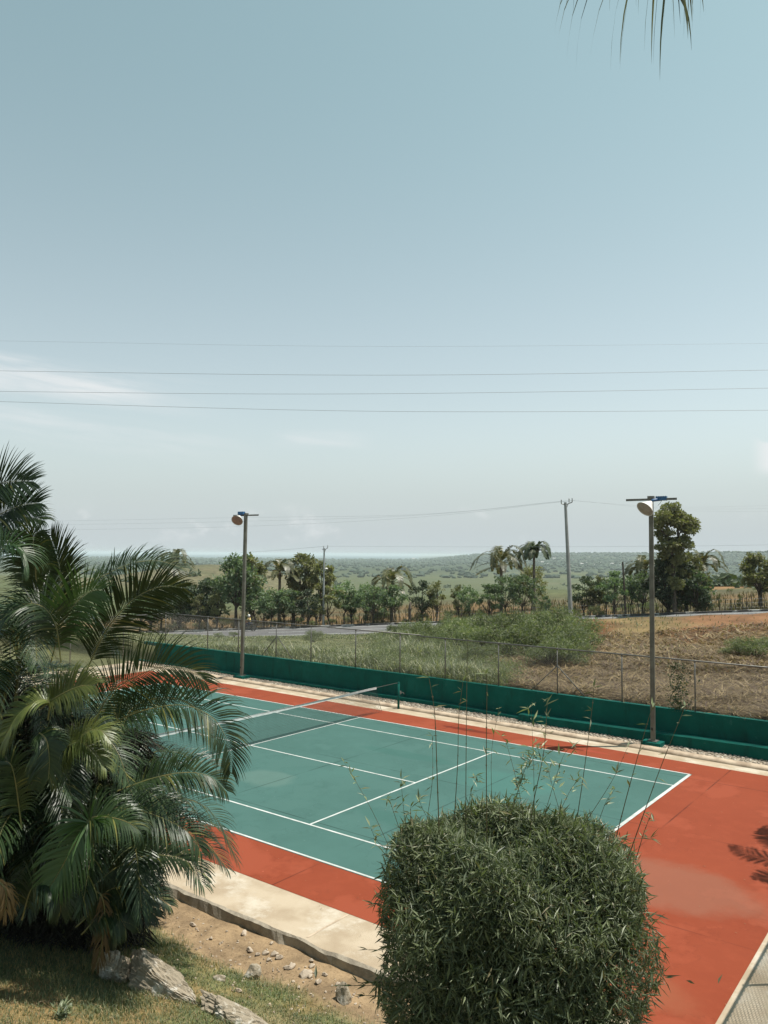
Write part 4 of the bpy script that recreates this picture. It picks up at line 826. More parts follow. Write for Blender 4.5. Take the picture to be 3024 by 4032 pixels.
def tree_proto(name, h, crown_r, trunk_h, nleaf, leafsize, mat, seed, ncl=16, r0=.10, multi=1, bark='bark', zs=.62, label='', group=None, cat='tree', clr=(.22, .36)):
    rs = np.random.default_rng(seed); t = empty(name, (0, 0, 0), label, cat, group); tb = MB(); cl = []
    for s in range(multi):
        a = rs.random()*6.28; lean = rs.uniform(.05, .25); top = np.array([math.cos(a)*lean*trunk_h, math.sin(a)*lean*trunk_h, trunk_h*1.0]); j = rs.normal(0, .06*trunk_h, 2)
        C = curve([(0, 0, -.3), (top[0]*.4+j[0], top[1]*.4+j[1], trunk_h*.5), top], 8); tb.tube(C, np.linspace(r0*1.2, r0*.7, 8), 7)
        nb = max(4, ncl//multi)
        for k in range(nb):
            b = k*2.4+rs.normal(0, .4); f = (k+.5)/nb; zz = trunk_h+(h-trunk_h)*(.12+.80*f); rr = crown_r*math.sqrt(max(.05, 1-((f-.42)/.62)**2))*rs.uniform(.45, .85)*(1 if k < nb-1 else .2)
            e = np.array([top[0]*.5+rr*math.cos(b), top[1]*.5+rr*math.sin(b), zz]); tb.tube(curve([top*rs.uniform(.75, 1), (top+e)/2+[0, 0, -.04*h], e], 6), np.linspace(r0*.5, r0*.12, 6), 5)
            cr = crown_r*rs.uniform(*clr); cl.append((e[0], e[1], e[2], cr*1.15, cr*1.15, cr*zs))
            for q in range(2): o = rs.normal(0, crown_r*.2, 3); cl.append((e[0]+o[0], e[1]+o[1], e[2]+o[2]*.5, cr*.8, cr*.8, cr*zs*.8))
    tb.build('trunk', M[bark], t, True); cb = MB(); crown_cloud(cb, cl, nleaf, leafsize); cb.build('crown', mat, t); return t
def line_v(px, dt): a = (px-1512)/FOC; return (81.6+dt*1.077)/(1+.4*a)
def place_on(px, v): 
    u = (px-1512)/FOC*v; x, y = uv2(u, v); return x, y, float(F(x, y))
def zrow(x, y, row):
    """height over (x, y) that shows at the given row"""
    lo, hi = -60., 60.
    for _ in range(50):
        m_ = (lo+hi)/2; d = np.array([x, y, m_])-CAM; r_ = 2016-FOC*(d@CU)/(d@CF)
        if r_ > row: lo = m_
        else: hi = m_
    return lo
GT = 'trees in the living fence along the road'
HP = 5.0
protos = [tree_proto('roadside_tree', HP, cr, th, nl, ls, M[mt], 101+k, ncl=nc, r0=.09, multi=mu, label='x', group=GT, clr=cl_) for k, (cr, th, nl, ls, mt, nc, mu, cl_) in enumerate([(2.0, 1.5, 1500, .26, 'tleaf', 14, 1, (.14, .28)), (1.6, 1.1, 1300, .26, 'tleaf', 16, 3, (.14, .25)), (2.3, 1.9, 1500, .28, 'tleaf', 12, 1, (.16, .3)), (1.4, 1.3, 1000, .26, 'oleaf', 12, 2, (.14, .28)), (1.9, 1.0, 1500, .25, 'dleaf', 15, 2, (.15, .3)), (2.1, 1.7, 1200, .3, 'tleaf', 10, 2, (.14, .26))])]
used = [False]*6
def put(src_list, usedl, k, loc, rz, sc, label, group=None):
    o = src_list[k]
    if not usedl[k]:
        usedl[k] = True; o.location = loc; o.rotation_euler = (0, 0, rz); o.scale = sc if not np.isscalar(sc) else (sc,)*3; o['label'] = label
        if group: o['group'] = group
        return o
    return copy_thing(o, loc, rz, sc, label, group)
# (px, top row, width factor)
row1 = [(560, 2330, 1.2), (640, 2320, 1.2), (712, 2310, 1.1), (790, 2335, 1.1), (860, 2320, 1.1), (1010, 2300, 1.2), (1045, 2330, 1), (1075, 2290, 1.1), (1128, 2300, 1.1), (1168, 2320, 1), (1216, 2285, 1.15), (1250, 2310, 1), (1301, 2282, 1.15), (1361, 2290, 1.05), (1388, 2295, 1), (1440, 2275, 1.1), (1468, 2270, 1.15), (1557, 2285, 1.0),
        (1665, 2270, 1.1), (1720, 2268, 1.15), (1804, 2272, 1.0), (1850, 2300, .8), (1927, 2280, 1.05), (1985, 2265, 1.1), (2052, 2255, 1.2), (2147, 2320, .7), (2296, 2245, 1.1), (2323, 2270, 1.0), (2361, 2250, 1.1), (2385, 2260, 1.0), (2418, 2235, 1.05), (2530, 2225, 1.1), (2480, 2270, .9), (2700, 2290, .9), (2781, 2300, .8), (2830, 2330, .6), (2909, 2340, .7)]
names = ['roadside tree %s']
marks = [(560, 'behind the palm fronds'), (952, 'left floodlight pole'), (1276, 'street light pole'), (1540, 'low coconut palm'), (2245, 'concrete utility pole'), (2460, 'dark wooden pole'), (2568, 'right floodlight pole')]
def ordl(n): return ['first', 'second', 'third', 'fourth', 'fifth', 'sixth', 'seventh', 'eighth', 'ninth', 'tenth', 'eleventh', 'twelfth'][n]
xs_ = sorted(row1)
lm = [(952, 'left floodlight pole'), (1276, 'slim street light pole'), (1600, 'leaning stump in the stick fence'), (2245, 'pale concrete utility pole'), (2460, 'dark wooden pole'), (2568, 'right floodlight pole')]
for k, (px, row, wf) in enumerate(xs_):
    left = [a for a in lm if a[0] < px]; 
    if left: m0 = left[-1]; c = len([q for q in xs_ if m0[0] < q[0] < px]); lab = f'leafy roadside tree, {ordl(c)} to the right of the {m0[1]}'
    else: c = len([q for q in xs_ if px < q[0] < 952]); lab = f'leafy roadside tree, {ordl(c)} to the left of the left floodlight pole'
    v = line_v(px, random.uniform(.8, 4.5)); x, y, z = place_on(px, v); row += random.uniform(-4, 36); wf *= random.uniform(.8, 1.15); h = (zrow(x, y, row)-z)
    put(protos, used, (k*5+k//4) % 6, (x, y, z), random.random()*6, (h/HP*.95*wf, h/HP*.95*wf, h/HP), lab, GT)
# taller trees
def big(name, label, px, dt, row, n, ls, mat, seed, cr, th, ncl, r0=.2, zs=.8, multi=1, v=None, bark='bark', clr=(.22, .36)):
    v = v or line_v(px, dt); x, y, z = place_on(px, v); h = zrow(x, y, row)-z
    t = tree_proto(name, h, cr*h, th*h, n, ls, mat, seed, ncl=ncl, r0=r0, zs=zs, multi=multi, label=label, bark=bark, clr=clr); t.location = (x, y, z); return t
# tall open tree behind the right floodlight pole, built limb by limb
v = line_v(2655, .9); x, y, z = place_on(2655, v); sc = v/FOC
tt = empty('tall_tree', (x, y, z), 'tallest tree, open layered crown, just right of the right floodlight pole', 'tree'); tb = MB(); O = np.array([x, y, z])
def TP(px, row, dv=0): return at(px, row, v*1.0+dv)-O
trk = curve([(0, 0, -.3), TP(2652, 2300), TP(2650, 2200), TP(2646, 2180)], 10); tb.tube(trk, np.linspace(.22, .15, 10), 8)
for pts in ([(2646, 2185), (2640, 2150), (2628, 2100), (2625, 2040), (2635, 2005)], [(2646, 2185), (2662, 2150), (2670, 2110), (2700, 2075), (2725, 2060)], [(2670, 2110), (2668, 2060), (2660, 2010)], [(2628, 2110), (2605, 2090), (2590, 2085)], [(2662, 2155), (2690, 2140), (2705, 2150)]):
    tb.tube(curve([TP(a, b, random.uniform(-.4, .4)) for a, b in pts], 8), np.linspace(.12, .03, 8), 6)
tb.build('trunk', M['bark'], tt, True); cb = MB()
cls = [(2635, 2000, 30, 17), (2615, 2025, 34, 16), (2655, 2020, 36, 17), (2690, 2040, 32, 16), (2720, 2055, 30, 18), (2735, 2075, 20, 14), (2600, 2070, 30, 14), (2650, 2055, 40, 14), (2700, 2085, 30, 12), (2597, 2100, 24, 10), (2625, 2125, 34, 11), (2600, 2155, 26, 10), (2670, 2135, 24, 10), (2705, 2145, 28, 13), (2625, 2165, 26, 9), (2640, 2095, 20, 8), (2585, 2050, 20, 10), (2665, 1992, 18, 10), (2640, 2040, 40, 20), (2690, 2065, 34, 16), (2610, 2045, 30, 14), (2720, 2090, 24, 12), (2640, 2145, 36, 12), (2690, 2120, 26, 12)]
crown_cloud(cb, [tuple(TP(a, b, random.uniform(-1, 1)))+(r*sc, r*sc, q*sc) for a, b, r, q in cls for _ in range(2)], 7500, .27); crown_cloud(cb, [tuple(TP(2650+random.uniform(-45, 45), 2165+k*11, random.uniform(-1, 1)))+(20*sc, 20*sc, 13*sc) for k in range(14)], 3400, .27); cb.build('crown', M['oleaf'], tt)
big('bushy_tree', 'dark bushy tree wrapped round the foot of the tallest tree', 2628, 2.5, 2170, 4200, .30, M['dleaf'], 203, .34, .1, 24, multi=2)
big('bushy_tree', 'brownish bushy tree right of the tallest tree trunk', 2700, 4, 2175, 3200, .30, M['oleaf'], 207, .3, .14, 18)
big('bushy_tree', 'light green bush leaning out right of the tallest tree', 2738, 3, 2240, 1500, .3, M['tleaf'], 208, .34, .12, 12)
big('broad_tree', 'tall broad-leaved tree standing behind the left floodlight pole', 940, 3, 2188, 2600, .42, M['tleaf'], 211, .33, .35, 16, clr=(.24, .36))
big('broad_tree', 'tall leafy tree whose crown spreads right of the left floodlight pole', 990, 5, 2182, 2400, .36, M['oleaf'], 212, .22, .45, 12)
big('broad_tree', 'tall brownish tree with rounded crown left of the street light pole', 1200, 12, 2178, 4200, .36, M['oleaf'], 213, .26, .35, 18)
big('broad_tree', 'small brownish tree touching the street light pole', 1262, 10, 2210, 1800, .34, M['oleaf'], 214, .2, .4, 10)
big('broad_tree', 'pale tree cut by the right picture edge', 2990, 6, 2175, 3000, .3, M['oleaf'], 215, .36, .3, 16, multi=2)
big('bare_bush', 'greyish dry bush under the dark green palm', 2090, 14, 2225, 2600, .22, M['oleaf'], 216, .4, .2, 18, r0=.08, bark='palebark')
big('bushy_tree', 'dark leafy trees massed behind the corner of the fence', 720, 5, 2290, 3200, .4, M['dleaf'], 217, .5, .2, 20)
big('bushy_tree', 'dark leafy tree left of the fence corner behind palm fronds', 600, 5, 2290, 3200, .4, M['dleaf'], 218, .5, .2, 20)
big('bushy_tree', 'dark leafy tree between the fence corner and left floodlight pole', 820, 5, 2280, 3200, .4, M['dleaf'], 219, .45, .2, 20)
# distant palms
def far_palm(label, px, dt, row, seed, kind='cleaf', r=.18, L=None, ntop=16, els=(1.9, -.5), Lm=.55, dr=.12):
    v = line_v(px, dt); x, y, z = place_on(px, v); ztop = zrow(x, y, row); h = ztop-z
    return coconut(label, (x, y, z), h-1.2, L or 2.6, ntop, seed, M[kind], group='palms beyond the road', Lm=Lm, W=.15, pairs=30, r=r, els=els, droop=dr)
far_palm('ragged palm with brown hanging fronds, left of the dark green palm', 1974, 8, 2175, 61, L=3.4)
far_palm('dark green palm with slender trunk and tidy crown on the horizon', 2103, 9, 2140, 62, 'dleaf', L=2.1, r=.15, els=(2.1, .3), Lm=.5)
far_palm('low palm with bleached fronds above the middle roadside trees', 1545, 5, 2255, 63, L=3.0)
far_palm('dark palm poking up between the two tall brownish trees', 1105, 10, 2215, 64, L=3.0)
far_palm('windblown palm right of the tallest tree', 2765, 22, 2180, 65, L=2.8)
far_palm('short palm half hidden by the right floodlight pole', 2535, 16, 2200, 66, L=2.6)
far_palm('ragged dark palm on the skyline above the big palm frond', 690, 14, 2180, 67, L=3.0)
far_palm('palm crown with dried fronds low among trees left of the street light', 1160, 3, 2345, 68, L=2.4)
# thicket
shp = []
for k in range(3):
    rs = np.random.default_rng(300+k); t = empty('shrub', (0, 0, 0), 'x', 'shrub', 'shrubs in the green thicket'); cl = []; sb = MB()
    for q in range(16):
        a = q*2.4; rr = 1.15*math.sqrt((q+.5)/16); e = (rr*math.cos(a), rr*math.sin(a), rs.uniform(.55, 1.6)*(1-.25*rr)); sb.tube(curve([(0, 0, 0), (e[0]*.4, e[1]*.4, e[2]*.6), e], 5), np.linspace(.03, .01, 5), 4); cl.append(e+(.38, .38, .3))
    sb.build('stems', M['bark'], t); cb = MB(); crown_cloud(cb, cl, 3000, .15, flat=.4); cb.build('leaves', M['bushleaf'], t); shp.append(t)
su = [False]*3
spots = [(1640, 58, 2432), (1710, 55, 2425), (1780, 56, 2410), (1850, 52, 2402), (1920, 54, 2398), (1990, 50, 2395), (2060, 52, 2392), (2130, 50, 2390), (2200, 51, 2378), (2260, 49, 2405), (1700, 47, 2470), (1800, 45, 2450), (1900, 44, 2450), (2000, 43, 2440), (2100, 43, 2440), (2190, 42, 2440), (2260, 43, 2450), (1880, 38, 2520), (2160, 38, 2500), (2230, 39, 2480), (1600, 52, 2480), (1560, 66, 2450)]
for k, (px, v, row) in enumerate(spots):
    x, y, z = place_on(px, v); h = zrow(x, y, row)-z; s_ = max(h, .7)/1.75
    q = 'back row' if v > 48 else 'front row'; c = sorted([a for a, b, _ in spots if (b > 48) == (v > 48)]).index(px)
    put(shp, su, k % 3, (x, y, z), random.random()*6, (s_*1.05, s_*1.05, s_), f'feathery green shrub in the thicket, {q}, {ordl(c)} from the left', 'shrubs in the green thicket')
for k in range(30):
    px = 640+k*74+random.uniform(-25, 25); v = line_v(px, random.uniform(1.5, 9)); x, y, z = place_on(px, v); s_ = random.uniform(.45, 1.0); near = [a for a in xs_ if a[0] > px]
    copy_thing(shp[k % 3], (x, y, z), k*1.7, (s_, s_, s_*random.uniform(.6, 1.1)), f'low bush under the roadside trees, {ordl(k)} from the left' if k < 12 else f'low bush under the roadside trees, {ordl(29-k)} from the right' if k > 17 else f'low bush under the middle roadside trees, {ordl(k-12)} of six in the middle', 'bushes under the roadside trees')
# other greenery at the road verge, left, and dry bushes on the right field
for k, (px, v, row, lab) in enumerate([(930, 62, 2500, 'low green shrub on the near verge just behind the left floodlight pole'), (1080, 52, 2500, 'green shrub showing above the fence rail right of the brace posts'), (870, 60, 2540, 'green shrub at the near road edge left of the left floodlight pole'), (2970, 41, 2492, 'green weedy mound on the right of the red field'), (2900, 42, 2512, 'small green bush beside the weedy mound'), (1240, 55, 2478, 'small shrub between road and fence under the street light'), (2990, 95, 2300, 'low bush on the rise at the right edge'), (2870, 100, 2320, 'low bush left of the rise near the right edge')]):
    x, y, z = place_on(px, v); h = max(zrow(x, y, row)-z, .5); s_ = h/1.75; copy_thing(shp[k % 3], (x, y, z), k*1.3, (s_*1.2, s_*1.2, s_), lab, 'scattered shrubs')

# stick fence along the road, one thing with its posts
sf = empty('stick_fence', (*uv2(0, 81.6+3), 0), 'rustic fence of thin crooked sticks and wire along the far roadside', 'fence'); so = np.array(sf.location); pm = []
for k in range(5):
    mb = MB(); j = rng.normal(0, .05, (4, 2)); mb.tube([(j[0][0]*0, 0, -.2), (j[1][0], j[1][1], .5), (j[2][0], j[2][1], 1.0), (j[3][0]*1.5, j[3][1], 1.55)], [.045, .04, .035, .025], 5); o = mb.build('post', M['bark']); pm.append(o.data); bpy.data.objects.remove(o)
wp = []
for k in range(96):
    px = 930+k*22.3+random.uniform(-5, 5); v = line_v(px, 2.6); x, y, z = place_on(px, v); o = bpy.data.objects.new('post', pm[k % 5]); COL.objects.link(o); o.parent = sf; o.location = Vector((x, y, z))-Vector(so); o.rotation_euler = (random.uniform(-.08, .08), random.uniform(-.1, .1), random.random()*6); s_ = random.uniform(.75, 1.2); o.scale = (1, 1, s_); wp.append((x, y, z))
mb = MB()
for hh in (.45, .85, 1.2): mb.tube([np.array(p)-so+[0, 0, hh] for p in wp], .008, 3, cap=False)
mb.build('wire', M['wire'], sf)
x, y, z = place_on(1615, line_v(1615, 1.5)); mb = MB(); mb.tube([(0, 0, -.2), (.05, 0, .8), (-.05, .05, 1.5), (.1, 0, 2.3)], [.18, .16, .15, .08], 8); mb.tube([(0, 0, 1.3), (.3, 0, 1.7)], [.08, .04], 6); o = mb.build('tree_stump', M['bark'], None, True); o.location = (x, y, z); tag(o, 'dark dead stump standing in the stick fence above the thicket', 'stump')

# ------------------------------------------------------------------ utility poles and wires
def util_pole(label, px, v, row_top, kind, loc=None, height=None, lean=0):
    if loc is None:
        x, y, z = place_on(px, v); h = zrow(x, y, row_top)-z
    else: (x, y, z), h = loc, height
    t = empty('utility_pole', (x, y, z), label, 'utility pole', rz=rz_img(0)); mb = MB()
    r0, r1 = (.19, .11) if kind == 'concrete' else (.12, .08); mb.tube([(0, 0, -.3), (lean*.5, 0, h*.5), (lean, 0, h)], [r0, (r0+r1)/2, r1], 8)
    mb.build('shaft', M['cpole'] if kind != 'wood' else M['bark'], t)
    if kind == 'wood': return t, (x, y, z+h)
    mb = MB(); s = 1 if kind == 'concrete' else .7; mb.tube([(lean-.32*s, 0, h-.12), (lean, 0, h-.22), (lean+.55*s, 0, h+.02)], .035, 5); mb.tube([(lean+.25*s, 0, h-.08), (lean, 0, h-.7)], .02, 4); mb.build('cross_arm', M['galv'], t)
    for q in ([-.32, .3, .55] if kind == 'concrete' else [-.1, .55]):
        mb = MB(); zz = h-.12+(q+.32*s)*.15; mb.revolve([(.02, 0), (.05, .06), (.03, .1), (.055, .16), (.03, .2), (.05, .27), (.02, .34), (.001, .35)], (lean+q*s, 0, zz), (0, 0, 1), 8); mb.build('insulator', M['cpole'], t)
    return t, (x, y, z+h)
_, tR = util_pole('pale concrete utility pole rising out of the thicket, three insulators', 2248, 62, 1978, 'concrete', lean=-.42)
_, tL = util_pole('slim utility pole with a white street lamp among roadside trees', 1278, line_v(1278, 1.2), 2158, 'slim')
mb = MB(); t2 = bpy.data.objects['utility_pole.001']; zz = zrow(t2.location.x, t2.location.y, 2240)-t2.location.z; mb.tube([(0, 0, zz-.1), (.2, 0, zz+.02)], .03, 5); mb.revolve([(.001, .14), (.12, .1), (.2, 0), (.18, -.04), (.001, -.06)], (.25, 0, zz), (0, 0, 1), 12); mb.build('street_lamp', M['lampw'], t2, True)
util_pole('dark wooden pole leaning among the trees left of the right floodlight', 2462, line_v(2462, 1.0), 2212, 'wood', lean=-.25)
def wire(label, P, r, group=None):
    mb = MB(); C = curve(P, 40); O = C[0]; mb.tube(C-O, r, 4); o = mb.build('power_line', M['wire']); o.location = O; tag(o, label, 'power line', group)
    return o
VW = 42
for lab, r3 in (('faint topmost power line across the sky', [(-900, 1330), (0, 1342), (1460, 1364), (3024, 1352), (4100, 1335)]), ('second power line from the top across the sky', [(-900, 1440), (0, 1460), (1512, 1477), (3024, 1457), (4100, 1430)]),
                ('third power line from the top, above the lowest sky line', [(-900, 1528), (0, 1541), (1367, 1551), (3024, 1528), (4100, 1500)]), ('lowest of the four long power lines crossing the open sky', [(-900, 1550), (0, 1581), (1458, 1619), (3024, 1615), (4100, 1600)])):
    wire(lab, [at(a, b, VW) for a, b in r3], .0095 if 'topmost' not in lab else .004)
for k, pxx in enumerate((-880, 4080)):
    P = at(pxx, 1400, VW); g = float(F(P[0], P[1])) if P[1] > 9.5 else 0.; util_pole('tall concrete utility pole outside the %s picture edge carrying the sky lines' % ('left', 'right')[k], 0, 0, 0, 'concrete', loc=(P[0], P[1], g), height=P[2]-g+1.5)
tr = np.array(tR)
for k, (r0, off) in enumerate(((2051, -.35), (2066, .1), (2086, .4))):
    wire(['upper', 'middle', 'lower'][k]+' of three power lines running left from the concrete pole', [at(-700, r0+12, 95), at(230, r0, 88), at(940, r0-13, 78), at(1640, r0-13-(16, 28, 40)[k]+4, 69), tr+[off, 0, .15]], .0055)
    wire(['upper', 'middle', 'lower'][k]+' of three faint power lines running right from the concrete pole', [tr+[off, 0, .15], at(2650, 1996+6*k, 60), at(3100, 1990+12*k, 57), at(3900, 1985+14*k, 54)], .003)
tl = np.array(tL); wire('thin power line low over the horizon left of the street light pole', [at(900, 2180, 110), at(1100, 2166, 102), tl+[.2, 0, .2]], .012); wire('thin power line low over the horizon right of the street light pole', [tl+[.2, 0, .2], at(1900, 2153, 84), at(2700, 2150, 76), at(3300, 2140, 70)], .008)

# ------------------------------------------------------------------ motorcycle and rider
vv = line_v(985, -1.9); x, y, z = place_on(985, vv); z = float(zroad((985-1512)/FOC*vv))+.06
hd = math.atan2(-(RH[1]-.4*FH[1]), -(RH[0]-.4*FH[0]))
mo = empty('motorcycle', (x, y, z), 'small dark motorcycle ridden along the road by the left floodlight pole', 'motorcycle', rz=hd)
for xx in (-.62, .62):
    mb = MB(); th = np.linspace(0, 2*PI, 20); mb.tube([(xx+.26*math.cos(a), 0, .3+.26*math.sin(a)) for a in th], .05, 6); w = mb.build('wheel', M['black'], mo, True)
    mb = MB()
    for a in np.arange(6)*PI/3: mb.tube([(xx, 0, .3), (xx+.24*math.cos(a), 0, .3+.24*math.sin(a))], .008, 4)
    mb.build('rim', M['galv'], w)
mb = MB(); mb.tube([(.62, 0, .3), (.48, 0, .75), (.40, 0, .98)], .03, 6); mb.tube([(.45, 0, .8), (0, 0, .5), (-.62, 0, .32)], .05, 6); mb.tube([(-.62, 0, .32), (-.5, 0, .7), (.0, 0, .72), (.45, 0, .82)], .035, 6); mb.build('frame', M['steel'], mo)
mb = MB(); mb.box((.08, 0, .42), (.36, .24, .26)); mb.tube([(.1, -.15, .3), (-.6, -.16, .3)], .04, 8); mb.build('engine', M['galv'], mo)
mb = MB(); mb.tube([(.38, 0, .78), (.2, 0, .84), (.02, 0, .76)], [.06, .13, .08], 10); M['mred'] = surf('tank_red', (.25, .02, .02), None, 1, .3); mb.build('fuel_tank', M['mred'], mo, True)
mb = MB(); mb.tube([(.04, 0, .77), (-.25, 0, .78), (-.6, 0, .82)], [.09, .12, .08], 8); mb.build('saddle', M['black'], mo, True)
mb = MB(); mb.tube([(.3, -.35, 1.02), (.42, 0, 1.0), (.3, .35, 1.02)], .015, 6); mb.build('handlebar', M['black'], mo)
mb = MB(); mb.revolve([(.001, .1), (.08, .06), (.09, 0), (.05, -.08)], (.55, 0, .92), (1, 0, 0), 10); mb.build('headlight', M['lampw'], mo, True)
pr = empty('person', (x, y, z), 'rider in a yellow shirt and white helmet on the motorcycle', 'person', rz=hd); M['skin'] = surf('skin', (.16, .09, .06), None, 1, .6); M['shirt'] = surf('shirt', (.62, .48, .16), (.5, .38, .12), 6, .9); M['trous'] = surf('trousers', (.04, .05, .08), None, 1, .9)
def skin(name, joints, edges, mat, parent):
    me = bpy.data.meshes.new(name); me.from_pydata([j[:3] for j in joints], edges, []); o = link(name, me, mat, parent); o.modifiers.new('Skin', 'SKIN'); sv = me.skin_vertices[0].data
    for k, j in enumerate(joints): sv[k].radius = (j[3], j[3])
    sv[0].use_root = True; s = o.modifiers.new('Sub', 'SUBSURF'); s.levels = 1; s.render_levels = 1; return o
J = [(-.2, 0, .92, .13), (-.16, 0, 1.12, .13), (-.1, 0, 1.32, .15), (-.08, 0, 1.45, .06), (-.06, 0, 1.55, .08), (-.04, 0, 1.64, .09)]
E_ = [(0, 1), (1, 2), (2, 3), (3, 4), (4, 5)]
for s in (1, -1):
    b0 = len(J); J += [(-.1, s*.19, 1.38, .06), (.02, s*.26, 1.15, .045), (.22, s*.28, 1.06, .035), (.3, s*.28, 1.04, .03)]; E_ += [(2, b0), (b0, b0+1), (b0+1, b0+2), (b0+2, b0+3)]
    b0 = len(J); J += [(-.15, s*.11, .88, .09), (.2, s*.2, .8, .065), (.1, s*.2, .42, .045), (.22, s*.2, .36, .035)]; E_ += [(0, b0), (b0, b0+1), (b0+1, b0+2), (b0+2, b0+3)]
skin('body', J, E_, M['skin'], pr)
skin('shirt', [(-.2, 0, .95, .16), (-.16, 0, 1.14, .155), (-.1, 0, 1.34, .17), (-.09, .19, 1.38, .085), (.0, .25, 1.18, .07), (-.09, -.19, 1.38, .085), (.0, -.25, 1.18, .07)], [(0, 1), (1, 2), (2, 3), (3, 4), (2, 5), (5, 6)], M['shirt'], pr)
skin('trousers', [(-.2, 0, .9, .15)]+[(-.15, .11, .88, .11), (.2, .2, .8, .085), (.1, .2, .46, .065), (-.15, -.11, .88, .11), (.2, -.2, .8, .085), (.1, -.2, .46, .065)], [(0, 1), (1, 2), (2, 3), (0, 4), (4, 5), (5, 6)], M['trous'], pr)
mb = MB(); mb.revolve([(.135, -.02), (.15, .06), (.13, .16), (.07, .21), (.001, .22)], (-.04, 0, 1.6), (0, 0, 1), 14); mb.build('helmet', M['lampw'], pr, True)

# ------------------------------------------------------------------ far woods, bushes, houses
n = 26000; rr = 1/rng.uniform(1/6200, 1/1150, n); px = rng.uniform(300, 3250, n); vv = rr; uu = (px-1512)/FOC*vv; x, y = uv2(uu, vv); R0 = np.hypot(uu, vv)
thr = 2150+500*fbm(x, y, 700, 54)-300*S(1900, 2600, px); z = F(x, y); ok = (rng.random(n) < .04+.96*S(thr-150, thr+350, R0)*(.35+.65*S(-.25, .15, fbm(x, y, 260, 70)))) & (z > -33.5); x, y, z, R0 = x[ok], y[ok], z[ok], R0[ok]
s_ = rng.uniform(1.8, 4.6, len(x))*(1+R0/9000); mb = MB(); blobs(mb, np.c_[x, y, z+s_*.45], np.c_[s_*1.5, s_*1.5, s_*.9], .22, IV, IF); M['wood'] = leafmat('far_wood', (.018, .036, .02), (.036, .06, .032), .8, 0)
tag(mb.build('woods', M['wood']), 'far belt of woodland across the plain up to the coast', 'woods', kind='stuff')
# scrub on the slopes beyond the road
n = 5200; vv = 1/rng.uniform(1/900, 1/110, n); px = rng.uniform(350, 3250, n); uu = (px-1512)/FOC*vv; x, y = uv2(uu, vv); t = troad(uu, vv)
pr_ = np.where(px > 2250, .75*S(2250, 2700, px)*S(40, 160, t), .10*S(60, 200, t)); ok = (t > 30) & (rng.random(n) < pr_*S(-.3, .2, fbm(x, y, 60, 71))*1.5); x, y, vv = x[ok], y[ok], vv[ok]; m_ = len(x); s_ = rng.uniform(.8, 2.2, m_)*(1+vv/500)
mb = MB(); k_ = 26; idx = np.repeat(np.arange(m_), k_); d = rdir(m_*k_); d[:, 2] = np.abs(d[:, 2]); P = np.c_[x[idx], y[idx], F(x, y)[idx]]+d*s_[idx][:, None]*rng.uniform(.5, 1, (m_*k_, 1))*[1.2, 1.2, .8]
leaf_quads(mb, P, rdir(m_*k_), d, s_[idx]*.7, s_[idx]*.45); tag(mb.build('scrub', M['dleaf']), 'low scrub scattered over the slopes beyond the road', 'scrub', kind='stuff')
fb = None
bl = [(1410, 2228, 8), (1612, 2227, 7), (1709, 2228, 6), (1812, 2241, 8), (1614, 2262, 6), (1240, 2205, 7), (1470, 2238, 4), (1545, 2215, 5), (1690, 2262, 3), (1889, 2253, 4), (1780, 2260, 3), (1852, 2275, 9), (1330, 2232, 5), (1960, 2240, 4)]
for k, (px, row, s_) in enumerate(bl):
    lo, hi = 150., 5000.
    d = ray(px, row); tt_ = 150.
    while tt_ < 4000:
        q = CAM+d*tt_
        if q[2] < float(F(q[0], q[1])): break
        tt_ *= 1.01
    z = float(F(q[0], q[1])); r = s_*tt_/FOC*1.6
    lab = f'lone dark bush on the open green plain, {ordl(min(11, sorted(a for a, _, _ in bl).index(px)))} from the left' if sorted(a for a, _, _ in bl).index(px) < 12 else ('lone dark bush on the plain nearest to the ragged palm' if px == 1960 else 'small lone bush on the plain left of the ragged palm')
    if fb is None:
        mb = MB(); cc = rdir(260); cc[:, 2] = np.abs(cc[:, 2]); blobs(mb, cc*[.8, .8, .6]*rng.uniform(.3, 1, (260, 1))+[0, 0, .2], np.full((260, 3), .17), .25); fb = mb.build('field_bush', M['wood']); fb.location = (q[0], q[1], z); fb.scale = (r,)*3; tag(fb, lab, 'bush', 'lone bushes on the plain')
    else: copy_thing(fb, (q[0], q[1], z), k, r, lab)
M['hw'] = surf('house_wall', (.68, .66, .62), (.55, .53, .5), .5, .9); M['roof'] = surf('roof_sheet', (.5, .5, .5), (.36, .30, .27), .3, .6)
hp = None
hs = [(1628, 2202, 8), (1785, 2205, 6), (2182, 2198, 7), (2200, 2202, 5), (2236, 2188, 8), (2255, 2203, 5), (2135, 2212, 8), (2160, 2216, 7), (2190, 2219, 6), (2290, 2220, 9), (2310, 2214, 5), (2335, 2221, 8), (2360, 2214, 7), (2385, 2222, 6), (2410, 2217, 9), (2440, 2223, 6), (2468, 2222, 7), (2485, 2226, 6), (2030, 2201, 4), (1900, 2206, 4), (2350, 2226, 5), (2550, 2216, 6), (2215, 2196, 5), (1753, 2207, 5), (2320, 2192, 4)]
